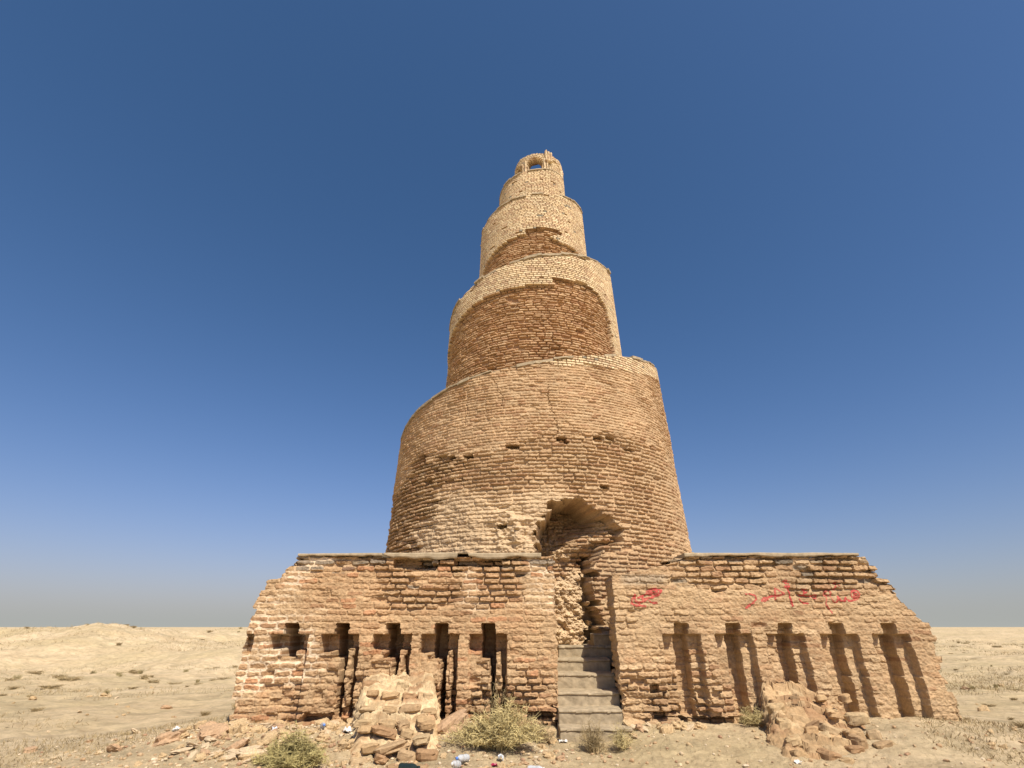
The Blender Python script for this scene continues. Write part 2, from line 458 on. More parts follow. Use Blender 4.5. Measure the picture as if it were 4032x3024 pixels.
l_xl = lambda Z: np.interp(Z, [-0.4, 1.5, 1.86, 2.1, 2.34, 2.36, 2.44, 2.66, 2.82], [-5.06, -5.02, -4.98, -4.88, -4.86, -4.62, -4.58, -4.36, -4.30])
P, col, Xw, Zw, out = plinth_wall(-6.4, 0.84 + 1.6, l_xl, lambda Z: Z * 0 + 0.835, lambda X: X * 0 + 2.77, 11, l_joint, l_carve, l_colour, 1.2, 0.95)
n, k, _ = P.shape
left_wall = part('brick_wall', P.reshape(-1, 3), grid_faces(n, k), M_BRICK, col.reshape(-1, 3))

def r_joint(X, Z):
    j = 0.008 + 0.012 * np.clip(fbm(X * 1.1, Z * 1.4, 3, 301) + 0.35, 0, 1)
    j = j + 0.065 * sstep(1.95, 2.35, Z + 0.25 * fbm(X * 1.2, Z, 2, 17) - 0.25 * sstep(3.0, 2.2, X)) * sstep(2.9, 4.1, X)
    j = j + 0.055 * sstep(0.85, 0.3, Z + 0.4 * fbm(X, Z, 3, 303)) * sstep(4.2, 3.3, X)
    return j

def r_carve(X, Z, S):
    c = np.zeros_like(X)
    for k, cx in enumerate(RN):
        c = c + niche(X, Z, cx, 310 + k, zb=0.06 if k < 2 else -0.5)
    w = 0.035 * fbm(X * 6, Z * 8, 3, 331)
    for (x0, x1, z0, z1, d) in ((3.0, 4.35, -0.10, 0.06, .34), (2.55, 3.1, 0.02, 0.13, .22), (2.5, 2.66, 0.42, 0.56, .12), (2.4, 2.6, -0.2, -0.1, .25)):
        c = np.maximum(c, d * ((X + w > x0) & (X + w < x1) & (Z + w > z0) & (Z + w < z1)))
    c = c + (0.10 + 0.05 * fbm(X * 4, Z * 4, 3, 335)) * sstep(0.62, 0.2, Z + 0.35 * fbm(X * 1.6, Z, 3, 333)) * sstep(3.3, 2.5, X)
    c = c - 0.10 * sstep(0.02, -0.1, Z + 0.2 * fbm(X * 2, Z, 2, 337)) * sstep(3.0, 2.6, X)
    return c

def r_colour(X, Z, col, prof, rr):
    r1, r2, r3 = rr
    grey = (r2 < 0.5 * sstep(2.55, 2.75, Z)) | ((r2 < 0.06) & (Z > 2.2))
    g = np.array((0.25, 0.20, 0.14)) * (0.8 + 0.6 * r1)[..., None]
    col = np.where((grey & (prof > 0.4))[..., None], g, col)
    ash = sstep(2.05, 2.25, X) * sstep(3.3, 2.9, X) * sstep(2.2, 2.28, Z) * sstep(2.46, 2.4, Z)
    col = col + (np.array((0.36, 0.29, 0.20)) - col) * (0.7 * ash)[..., None]
    pale = sstep(0.1, 0.4, fbm(X * 0.6, Z * 1.1, 3, 341) + 0.1)
    col = col + (np.array((0.515, 0.365, 0.205)) - col) * (0.55 * pale * sstep(2.4, 2.0, Z))[..., None]
    return col

r_xr = lambda Z: np.interp(Z, [-0.4, 0.06, 0.34, 0.63, 1.0, 1.46, 1.57, 1.77, 2.02, 2.27, 2.52, 2.79], [8.0, 7.97, 7.98, 7.93, 7.94, 7.95, 7.92, 7.70, 7.60, 7.46, 7.27, 7.10])
r_top = lambda X: np.interp(X, [1.9, 2.3, 2.34, 2.7, 2.74, 3.0, 3.2, 3.45, 3.5, 9], [2.42, 2.44, 2.50, 2.52, 2.56, 2.60, 2.66, 2.70, 2.765, 2.765])
P, col, Xw, Zw, out = plinth_wall(1.96 - 0.95, 9.6, lambda Z: Z * 0 + 1.965, r_xr, r_top, 23, r_joint, r_carve, r_colour, 0.74, 1.2)
n, k, _ = P.shape
right_wall = part('brick_wall', P.reshape(-1, 3), grid_faces(n, k), M_BRICK, col.reshape(-1, 3))

# ---- red sprayed writing: the wall's own faces under each stroke, lifted a few millimetres
SCRIPT = [
[(4.529, 2.079), (4.628, 2.073), (4.708, 2.042), (4.716, 1.987), (4.65, 1.926), (4.561, 1.877), (4.49, 1.823)],
[(4.814, 1.944), (4.864, 1.993), (4.935, 2.011), (4.933, 1.975), (4.868, 1.95), (4.831, 1.962)],
[(4.94, 2.005), (5.048, 2.042), (5.115, 2.042), (5.213, 2.061), (5.285, 2.085)],
[(5.089, 1.987), (5.102, 2.073), (5.128, 2.184), (5.181, 2.153), (5.25, 2.104), (5.292, 2.085), (5.185, 2.054)],
[(5.38, 2.172), (5.379, 2.085), (5.382, 1.962), (5.385, 1.865)],
[(5.307, 2.203), (5.357, 2.216), (5.412, 2.222), (5.376, 2.184), (5.323, 2.187)],
[(5.322, 2.297), (5.35, 2.329), (5.389, 2.322), (5.375, 2.291), (5.336, 2.297), (5.355, 2.266), (5.408, 2.259)],
[(5.563, 2.048), (5.637, 2.048), (5.714, 2.036), (5.82, 2.036), (5.867, 2.061), (5.91, 2.048), (5.894, 2.011), (5.845, 2.005), (5.819, 2.03)],
[(5.632, 2.054), (5.689, 2.147), (5.745, 2.16), (5.719, 2.11), (5.653, 2.085)],
[(5.549, 1.993), (5.572, 1.95), (5.629, 1.914), (5.708, 1.911)],
[(6.047, 2.061), (6.084, 2.122), (6.143, 2.141), (6.191, 2.122), (6.177, 2.048), (6.052, 2.054)],
[(6.104, 2.048), (6.073, 1.962), (6.05, 1.877), (6.089, 1.805), (6.115, 1.733)],
[(6.177, 2.048), (6.186, 1.962), (6.229, 1.926), (6.286, 1.962), (6.31, 2.024)],
[(6.307, 2.011), (6.342, 1.95), (6.409, 1.95), (6.457, 2.024)],
[(6.451, 2.005), (6.479, 1.962), (6.557, 1.956), (6.642, 1.975), (6.713, 2.011), (6.745, 2.073), (6.728, 2.129), (6.665, 2.141), (6.592, 2.098), (6.574, 2.036), (6.623, 1.999), (6.683, 2.024), (6.688, 2.085), (6.638, 2.073), (6.634, 2.036)],
[(6.282, 2.16), (6.331, 2.216), (6.356, 2.278), (6.405, 2.216)],
[(6.342, 2.278), (6.309, 2.153)],
]
SCRAWL = [
[(2.391, 2.063), (2.328, 1.977), (2.305, 1.913), (2.356, 1.877), (2.463, 1.87), (2.555, 1.863)],
[(2.379, 2.02), (2.379, 1.948), (2.437, 1.913), (2.533, 1.941), (2.601, 1.991)],
[(2.432, 2.005), (2.513, 2.034), (2.611, 2.077), (2.728, 2.142), (2.886, 2.156), (2.879, 2.099), (2.763, 2.048), (2.656, 2.063), (2.616, 2.12), (2.747, 2.171), (2.9, 2.142), (2.843, 2.063), (2.729, 2.02), (2.618, 2.005), (2.508, 1.991)],
[(2.601, 1.991), (2.658, 1.948), (2.716, 1.92), (2.786, 1.923)],
[(2.644, 2.091), (2.77, 2.099), (2.835, 2.12)],
]

def sprayed(strokes, radius, label, seed):
    x0 = min(p[0] for s in strokes for p in s) - .1; x1 = max(p[0] for s in strokes for p in s) + .1
    i0 = np.searchsorted(Xw[60], x0); i1 = np.searchsorted(Xw[60], x1)
    Q = P[:, i0:i1]; X = Xw[:, i0:i1]; Z = Zw[:, i0:i1]
    # finer copy of that patch
    def up(A):
        B = np.empty((A.shape[0] * 2 - 1,) + A.shape[1:]); B[::2] = A; B[1::2] = (A[:-1] + A[1:]) / 2
        D = np.empty((B.shape[0], B.shape[1] * 2 - 1) + B.shape[2:]); D[:, ::2] = B; D[:, 1::2] = (B[:, :-1] + B[:, 1:]) / 2
        return D
    Q = up(Q); X = up(X); Z = up(Z)
    d = np.full(X.shape, 9.0)
    for s in strokes: d = np.minimum(d, segdist(X, Z, s))
    d = d + 0.020 * fbm(X * 26, Z * 26, 3, seed) + 0.006 * fbm(X * 4, Z * 4, 2, seed + 1)
    m = (d < radius)
    mf = (m[:-1, :-1] & m[1:, 1:])
    n, k = X.shape
    F = grid_faces(n, k)[mf.ravel()]
    V = Q.reshape(-1, 3).copy(); V[:, 1] -= 0.005
    used = np.unique(F); re = np.zeros(len(V), int); re[used] = np.arange(len(used))
    o = part('graffiti', V[used], re[F], M_PAINT, None, right_wall)
    o['label'] = label
sprayed(SCRIPT, 0.0185, 'long line of red sprayed script', 401)
sprayed(SCRAWL, 0.0215, 'short red sprayed scrawl beside the stairs', 402)

# ---- solid core and buried mass of the plinth
def box_arrays(boxes):
    V = []; F = []
    for (x0, x1, y0, y1, z0, z1) in boxes:
        b = len(V)
        V += [(x0, y0, z0), (x1, y0, z0), (x1, y1, z0), (x0, y1, z0), (x0, y0, z1), (x1, y0, z1), (x1, y1, z1), (x0, y1, z1)]
        F += [[b + i for i in f] for f in ((0, 3, 2, 1), (4, 5, 6, 7), (0, 1, 5, 4), (1, 2, 6, 5), (2, 3, 7, 6), (3, 0, 4, 7))]
    return np.array(V, float), np.array(F)
V, F = box_arrays([(-4.3, 0.70, 12.72, 12.9, -0.4, 2.70), (-4.31, 6.92, 12.91, 23.4, -0.4, 2.69), (3.4, 6.91, 11.32, 12.90, -0.4, 2.68), (2.05, 6.9, 10.95, 11.24, -0.4, 2.36), (-4.95, 7.7, 12.75, 23.3, -0.41, 1.45), ])
V = V[:-8]; F = F[:-6]
part('plinth_core', V, F, M_BRICK, np.tile(np.array(OLD[1]), (len(V), 1)))

# ---- cement copings along the plinth top
def slab(x0, x1, zt, zb_fn, y0, y1, seed):
    x = np.arange(x0, x1, 0.02)
    zt_ = zt + 0.012 * fbm(x * 2, x * 0, 3, seed); zb_ = np.minimum(zb_fn(x) + 0.02 * fbm(x * 6, x * 0, 3, seed + 1), zt_ - 0.012)
    yf = y0 + 0.025 * fbm(x * 3, x * 0, 3, seed + 2)
    mid = (zt_ + zb_) / 2
    rows = [(yf + 0.25, zb_), (yf + 0.012, zb_), (yf, mid * .5 + zb_ * .5), (yf, mid * .4 + zt_ * .6), (yf + 0.012, zt_), (x * 0 + y1, zt_)]
    Pm = np.stack([np.stack([x, a, b], -1) for a, b in rows])
    Pm = np.concatenate([Pm.mean(0, keepdims=True)[:, :1].repeat(1, 0).repeat(len(x), 1) * 0 + Pm[:1], Pm])[1:]
    n, k, _ = Pm.shape
    V = Pm.reshape(-1, 3); F = grid_faces(n, k)
    ends = [[0, k, 2 * k, 3 * k], [0, 3 * k, 4 * k, 5 * k], [k - 1, 4 * k - 1, 3 * k - 1, 2 * k - 1], [k - 1, 6 * k - 1, 5 * k - 1, 4 * k - 1]]
    return part('coping_slab', V, np.concatenate([F, np.array(ends)]), M_COPE)
def zb_thick(x):
    z = 2.835 - 0.105 + 0.012 * np.sin(x * 5) + 0.05 * np.clip(fbm(x * 2.3, x * 0, 2, 9), 0, 1)
    z = np.where(x < -2.35, 2.835 - 0.02 - (x + 2.6) * 0.35, z)
    return np.where((x > -1.08) & (x < -0.87), 2.82, z)
slab(-2.56, 0.60, 2.835, zb_thick, 10.44, 12.2, 501)
slab(-4.27, -2.57, 2.825, lambda x: 2.775 + 0.0 * x, 10.45, 12.3, 502)
slab(3.44, 6.93, 2.835, lambda x: 2.772 + 0.012 * np.sin(x * 3.1), 10.45, 11.25, 503)

# ---- concrete stairs in the gap
stairs = empty('staircase', (0, 0, 0)); stairs.parent = ruin; stairs.location = INV
def rounded_block(x0, x1, y0, y1, z0, z1, seed, slope=0.0, r=0.02, amp=0.008):
    nx = max(int((x1 - x0) / 0.02), 4); nz = max(int((z1 - z0) / 0.015), 4); ny = max(int((y1 - y0) / 0.03), 4)
    V = []; F = []
    def face(o, a, b, na, nb):
        base = len(V)
        for j in range(nb + 1):
            for i in range(na + 1):
                V.append([o[q] + a[q] * i / na + b[q] * j / nb for q in range(3)])
        for j in range(nb):
            for i in range(na):
                q = base + j * (na + 1) + i
                F.append([q, q + 1, q + na + 2, q + na + 1])
    dx, dy, dz = x1 - x0, y1 - y0, z1 - z0
    face((x0, y0, z0), (dx, 0, 0), (0, 0, dz), nx, nz)
    face((x0, y0, z1), (dx, 0, 0), (0, dy, 0), nx, ny)
    face((x0, y1, z0), (0, -dy, 0), (0, 0, dz), ny, nz)
    face((x1, y0, z0), (0, dy, 0), (0, 0, dz), ny, nz)
    V = np.array(V)
    # round the edges, then wear them
    c = np.array(((x0 + x1) / 2, (y0 + y1) / 2, (z0 + z1) / 2)); h = np.array((dx, dy, dz)) / 2
    q = V - c; inner = np.clip(q, -(h - r), h - r); dlt = q - inner
    ln = np.linalg.norm(dlt, axis=1, keepdims=True)
    q = np.where(ln > 1e-9, inner + dlt / np.maximum(ln, 1e-9) * r, q)
    V = q + c
    w = fbm(V[:, 0] * 5 + V[:, 2] * 3, V[:, 2] * 6 + V[:, 1] * 4, 4, seed)
    V[:, 1] += amp * 2 * w * (V[:, 1] < c[1]); V[:, 2] += amp * 2 * fbm(V[:, 0] * 4, V[:, 1] * 4, 3, seed + 2) + slope * (V[:, 1] - y0)
    edge = np.clip(1 - (np.abs(V[:, 1] - y0) + np.abs(V[:, 2] - z1)) / 0.05, 0, 1)
    chip = np.clip(fbm(V[:, 0] * 9, V[:, 0] * 0 + 2, 3, seed + 3) - 0.15, 0, 1) * edge
    V[:, 1] += 0.07 * chip - 0.022 * (V[:, 2] > z1 - 0.045) * (V[:, 1] < c[1]); V[:, 2] -= 0.05 * chip
    return V, np.array(F)
def step(*a, **kw):
    V, F = rounded_block(*a, **kw); return part('step', V, F, M_CONC, None, stairs)
step(0.80, 2.02, 10.05, 10.6, -0.42, -0.02, 601, slope=0.03)
step(0.81, 1.93, 10.35, 11.0, -0.10, 0.20, 602, slope=0.05)
step(0.80, 1.98, 10.75, 11.4, 0.12, 0.425, 603, slope=0.06)
step(0.80, 1.99, 11.15, 11.8, 0.36, 0.69, 604, slope=0.05)
step(0.80, 1.99, 11.55, 12.2, 0.60, 0.917, 605, slope=0.05)
step(0.98, 3.2, 11.95, 13.0, 0.80, 1.143, 606, slope=0.01)
step(1.74, 3.3, 11.98, 12.5, 1.10, 1.375, 607)
# ------------------------------------------------------------------ the spiral shaft
AX, AY = 0.95, 16.95
UK = [0.1, .2, .5, .8, .9, 1, 1.15, 1.21, 1.5, 1.78, 2, 2.22, 2.5, 2.77, 3, 3.23, 3.5, 3.77, 4, 4.24, 4.5]
ZK = [2.95, 3.3, 5.3, 7.1, 7.8, 8.25, 9.2, 9.6, 10.9, 12.1, 13.15, 14.1, 15.6, 16.75, 17.13, 17.75, 18.5, 19.1, 19.36, 20.05, 20.2]
RU = [0.1, .2, .5, .8, 1.0, 1.21, 1.5, 1.78, 2.0, 2.22, 2.5, 2.77, 3, 3.23, 3.5, 3.77, 4, 4.24, 4.5]
RK = [5.0, 4.98, 4.95, 4.78, 4.56, 4.34, 3.8, 3.36, 3.22, 3.10, 2.6, 2.26, 2.22, 2.18, 1.8, 1.49, 1.47, 1.46, 1.45]
zramp = lambda u: np.interp(u, UK, ZK)
rtop = lambda u: np.interp(u, RU, RK)

CAVE = [(-5.4, 2.8), (-5.2, 3.42), (-3.6, 3.72), (-0.1, 3.98), (1.2, 4.27), (9.9, 4.34), (13.3, 4.06), (18.5, 3.97), (21.5, 3.69), (21.9, 3.40), (17, 3.22), (11.3, 2.98), (11.3, 1.0), (-5.4, 1.0)]
T2DARK = [(-95, 10.6), (-70, 11.25), (-55, 11.5), (-45.6, 11.64), (-27.6, 11.78), (-12.7, 11.86), (8.4, 11.93), (8.6, 12.2), (29.1, 12.27), (41.7, 12.11), (49.3, 11.74), (51.5, 10.98), (52, 9.0), (52, 7), (-95, 6)]
T3DARK = [(-75, 14.0), (-54.4, 14.61), (-38.5, 14.85), (-29.1, 14.97), (-11.6, 15.07), (-10.6, 15.29), (22.7, 15.39), (25.7, 15.20), (12, 14.95), (20, 14.8), (43.0, 14.75), (60, 14.4), (60, 12), (-75, 11.5)]
HOLES = [(-11.7, 5.72, .16, .05), (4.3, 5.9, .13, .05), (6.0, 5.82, .06, .05), (16.9, 6.02, .13, .05), (21.8, 6.04, .12, .06), (28.3, 5.8, .15, .05), (17.7, 4.69, .12, .06), (-43.0, 5.06, .16, .10), (-40.0, 5.38, .10, .06), (-26.5, 5.56, .14, .04), (-14.6, 3.68, .12, .05), (-33, 5.6, .1, .05)]
CRACKS = [[(-18.5, 7.8), (-17.0, 7.4), (-15, 7.15), (-15.5, 6.9)], [(-31, 7.5), (-29, 7.2), (-28, 7.0), (-28.6, 6.7), (-28.3, 6.4)], [(0.5, 7.5), (0.2, 7.2), (1, 6.9), (2.6, 6.4), (3.5, 6.1)]]

def clad(S, Z, seed):
    d, r1, r2, r3 = bricks(S, Z, 0.26, 0.081, seed, 0.004, 0.10, alt=True)
    prof = sstep(0.0045, 0.0125, d + 0.003 * fbm(S * 20, Z * 30, 2, seed))
    H = -0.030 * (1 - prof) + (r1 - 0.5) * 0.006
    H = H - np.where(r2 < 0.012, 0.06, 0) * prof
    col = pal(r3, CLAD) * (0.92 + 0.16 * r1)[..., None]
    col = np.where((r2 > 0.985)[..., None], np.array((0.30, 0.27, 0.2)), col)
    col = DARKMUD * 1.1 + (col - DARKMUD * 1.1) * prof[..., None]
    return H, col

def tier(kk, u0, u1, ncol, dz, taper):
    dense = np.linspace(kk - 112 / 360, kk + 112 / 360, ncol)
    u = np.concatenate([np.arange(u0, dense[0], 0.008), dense, np.arange(dense[-1] + 0.008, u1 + 0.001, 0.008)])
    u = u[(u >= u0 - 1e-9) & (u <= u1 + 1e-9)]
    th = (u - kk) * 360.0
    Zt = zramp(u) + 0.03 * fbm(u * 60, u * 0, 3, 700 + kk)
    if kk == 1:
        Zb = np.where(u < 1, 0.95, lerp(0.95, np.maximum(zramp(u - 1), 2.55), sstep(55, 85, th)))
    else:
        Zb = zramp(u - 1) - 0.12
    rows = int(np.max(Zt - Zb) / dz)
    t = np.linspace(0, 1, rows)[:, None]
    Z = Zb[None] + t * (Zt - Zb)[None]
    TH = np.broadcast_to(th[None], Z.shape)
    R = rtop(u)[None] + taper * (Zt[None] - Z)
    S = np.radians(TH) * rtop(kk)
    sd_ = 710 + kk * 20
    wn = fbm(S * 1.2, Z * 1.2, 4, sd_ + 1)
    if kk == 1:
        zb = np.interp(th, [-110, -63, -52, -41, -29, -19, -12.6, 2, 23, 37, 49, 110], [4.9, 4.95, 5.6, 5.79, 5.73, 5.68, 5.83, 5.98, 6.18, 6.19, 6.29, 6.4])[None] + 0.65 * wn + 0.2 * (hsh(np.floor(S / 0.3), np.floor(Z / 0.1), 4) - 0.5)
        lowm = sstep(0.06, -0.06, Z - zb)
        dl = np.interp(Z, [2.5, 3.4, 3.76, 4.3, 4.73, 5.0, 5.6], [-50, -48.5, -46, -42, -36.5, -33, -30]) + 9 * fbm(S, Z, 2, sd_ + 2) + 9 * (hsh(np.floor(Z / 0.102), 0 * Z, 3) - 0.5)
        deep = sstep(2, -2, TH - dl) * lowm
        plaster = sstep(4.75, 4.35, Z + 0.4 * wn) * sstep(-2, 3, TH - dl) * sstep(14, 2, TH)
        right = sstep(30, 55, TH + 20 * wn)
        # upper: small worn bricks; lower: big old bricks
        Ju = 0.018 + 0.03 * np.clip(wn + 0.3, 0, 1)
        Hu, cu, pu, _ = old_masonry(S, Z, 0.28, 0.084, sd_ + 3, Ju, 0.012)
        Jl = (0.030 + 0.03 * np.clip(wn + 0.2, 0, 1)) * 1.35 * (1 - 0.6 * plaster) * (1 - 0.65 * right) + 0.07 * deep
        Hl, cl, pl, _ = old_masonry(S, Z, 0.33, 0.102, sd_ + 5, Jl, 0.022)
        Hl = Hl - 0.02 - 0.02 * deep + plaster * (0.03 + 0.05 * fbm(S * 5, Z * 7, 4, sd_ + 8))
        cl = cl + (PALE * 0.95 - cl) * (0.55 * plaster)[..., None]
        H = lerp(Hu, Hl, lowm); col = cu * 1.06 + (cl - cu * 1.06) * lowm[..., None]
        # fresh cladding along the top right
        band = (Zt[None] - Z < np.interp(th, [-5, 8, 40, 75, 112], [0.0, .30, .50, .45, .45])[None] + 0.1 * fbm(S * 3, Z * 0, 2, 5)) & (TH > -4)
        Hc, cc = clad(S, Z, sd_ + 7)
        H = np.where(band, Hc + 0.01, H); col = np.where(band[..., None], cc, col)
        # pockets knocked out of the wall, fine cracks
        wz = Z + 0.035 * fbm(S * 8, Z * 8, 3, sd_ + 11); ws = S + 0.05 * fbm(S * 6, Z * 6, 3, sd_ + 12)
        for (ht, hz, hw, hh) in HOLES:
            H = np.where((np.abs(ws - np.radians(ht) * rtop(1)) < hw) & (np.abs(wz - hz) < hh), -0.30, H)
        for c in CRACKS:
            cd = segdist(S + 0.05 * (hsh(np.floor(Z / 0.074), 0 * Z, 5) - 0.5) + 0.03 * fbm(S * 5, Z * 9, 3, 3), Z, [(math.radians(a) * rtop(1), b) for a, b in c])
            H = np.where(cd < 0.002 + 0.011 * hsh(np.floor(Z / 0.074), np.floor(S * 2), 77), H - 0.04, H)
        # the broken entrance cave and the rough core showing in it
        wt_ = TH + 1.6 * fbm(S * 4, Z * 4, 4, sd_ + 14); wz = Z + 0.11 * fbm(S * 4, Z * 4, 4, sd_ + 15)
        cd_, c1, c2, c3 = bricks(S, Z, 0.33, 0.102, sd_ + 5)
        wt_ = wt_ + 2.6 * (c1 - 0.5); wz = wz + 0.12 * (c2 - 0.5)
        cave = inpoly(wt_, wz, CAVE).astype(float)
        depth = 1.35 - 1.05 * sstep(-0.14, 0.20, (TH - 5) / 60 + (3.5 - Z) * 0.42) * sstep(-4, 7, TH)
        depth = lerp(np.minimum(0.40 + 0.25 * sstep(2.2, 3.0, Z), 0.62), depth, sstep(2.75, 3.25, Z + 0.2 * wn + (5 - TH) * 0.012))
        slot = (np.abs(wt_ - 10.4) < 1.0) & (Z > 0.9) & (Z < 3.05)
        depth = np.where(slot, 1.0, depth)
        depth = depth + 0.16 * (hsh(np.floor(Z / 0.112), np.floor(S / 0.5), 9) - 0.5) * (Z > 3.0)
        rub = lerp(0.15, 0.24, sstep(2.8, 3.2, Z)) * fbm(S * 4.5, Z * 5.5, 5, sd_ + 16, 0.62)
        Hr, cr, pr, _ = old_masonry(S, Z, 0.27, 0.112, sd_ + 17, np.full(Z.shape, 0.085), 0.03)
        chaos = sstep(-0.05, 0.15, fbm(S * 1.5, Z * 1.5, 3, sd_ + 18) + 0.25 * sstep(1.75, 2.1, Z) * sstep(2.9, 2.6, Z))
        Hcave = -depth + Hr * (1 - 0.7 * chaos) + rub * (0.5 + 0.8 * chaos)
        cb = blur(cave, 30)
        bowl = np.sqrt(np.clip((cb - 0.45) * 2.6, 0, 1))
        depth_min = 0.42
        Hcave = np.where(Z > 3.0, Hcave + depth - np.minimum(depth, depth_min + (depth - depth_min) * bowl), Hcave)
        ck = blur(cave, 1)
        H = lerp(H, Hcave, ck)
        cr = cr + (PALE - cr) * (0.6 * chaos)[..., None]
        col = col + (cr - col) * ck[..., None]
        # chewed, knobbly skin left of the cave
        chew = np.exp(-((TH + 12) / 6.5) ** 2 - ((Z - 3.5) / 0.45) ** 2)
        H = H + chew * (0.22 * fbm(S * 5, Z * 6, 4, sd_ + 19) - 0.05)
        col = col + (PALE - col) * (0.4 * chew)[..., None]
    else:
        H, col = clad(S, Z, sd_ + 3)
        if kk in (2, 3):
            poly = T2DARK if kk == 2 else T3DARK
            q = Z + 0.03 * fbm(S * 1.5, Z, 3, sd_ + 5)
            q = np.floor(q / 0.075) * 0.075 + 0.02
            dk = inpoly(TH + 2.5 * fbm(S * 2, np.floor(Z / 0.15) * 1.7, 2, sd_ + 6), q, poly)
            J = 0.075 + 0.03 * np.clip(wn, -0.3, 1)
            Ho, co, po, _ = old_masonry(S, Z, 0.31, 0.094, sd_ + 9, J, 0.024, DARKMUD * 1.5)
            co = co * np.array((1.14, 1.12, 1.12))
            H = np.where(dk, Ho - 0.11, H); col = np.where(dk[..., None], co, col)
            hn = hsh(np.floor(S / 0.3), np.floor(Z / 0.094), sd_ + 10)
            H = np.where(dk & (hn > 0.988), H - 0.12, H)
        else:
            worn = sstep(0.1, 0.4, wn + 0.1)
            H = H - 0.012 * worn * (fbm(S * 9, Z * 9, 2, 3) + 0.5)
    a = np.radians(TH)
    RR = R + H
    X = AX + RR * np.sin(a); Y = AY - RR * np.cos(a)
    Pm = np.stack([X, Y, Z], -1)
    # ramp floor running inwards to the next turn
    rin = np.maximum(rtop(np.minimum(u + 1, 4.5)) - 0.05, 0.0) if kk < 4 else rtop(u) * 0 + 0.4
    ext = []
    for f in (0.03, 0.35, 1.0):
        rr_ = rtop(u) + (rin - rtop(u)) * f
        ext.append(np.stack([AX + rr_ * np.sin(np.radians(th)), AY - rr_ * np.cos(np.radians(th)), Zt - 0.01 + 0 * th], -1))
    Pm = np.concatenate([Pm, np.stack(ext)]); col = np.concatenate([col, np.tile(np.array((0.42, 0.31, 0.18)), (3, len(u), 1))])
    n, k, _ = Pm.shape
    o = part('tier', Pm.reshape(-1, 3), grid_faces(n, k), M_BRICK, col.reshape(-1, 3))
    # cement lip in uneven lengths along the ramp's outer edge (one continuous strip)
    V = []; F = []
    uu = u0 + 0.01
    rnd = random.Random(900 + kk)
    st = 5
    while uu < u1 - 0.02:
        rr0 = float(rtop(uu)); L = rnd.uniform(0.2, 0.8) / (2 * math.pi * rr0)
        out = rnd.uniform(0.0, 0.06); hgt = rnd.uniform(0.03, 0.10); w = rnd.uniform(0.25, 0.4)
        if rnd.random() < 0.2: out = -0.05; hgt = 0.02
        zo = rnd.uniform(-0.015, 0.03); tilt = rnd.uniform(-0.5, 0.5) * 0.07
        for i in range(st + 1):
            ui = uu + L * i / st * 0.995; a = (ui - kk) * 2 * math.pi; r = float(rtop(ui)); zc = float(zramp(ui)) + zo + tilt * (i / st - .5)
            e = rnd.uniform(-0.014, 0.014)
            for (ro, zz) in ((r + out + e, zc - hgt * 0.55 + e), (r + out + e * .4, zc + hgt * 0.45), (r + out - w, zc + hgt * 0.5), (r + out - w, zc - hgt * 0.5)):
                V.append((AX + ro * math.sin(a), AY - ro * math.cos(a), zz))
        uu += L
    nr = len(V) // 4
    for i in range(nr - 1):
        for j in range(4):
            F.append([i * 4 + j, i * 4 + 4 + j, i * 4 + 4 + (j + 1) % 4, i * 4 + (j + 1) % 4])
    F.append([0, 1, 2, 3]); q = (nr - 1) * 4; F.append([q + 3, q + 2, q + 1, q])
    part('ramp_edge', np.array(V), np.array(F), M_COPE, None, o)
tier(1, 0.1, 1.5, 860, 0.0165, 0.045)
tier(2, 1.5, 2.5, 690, 0.0125, 0.03)
tier(3, 2.5, 3.5, 500, 0.0125, 0.02)
tier(4, 3.5, 4.5, 360, 0.0125, 0.02)

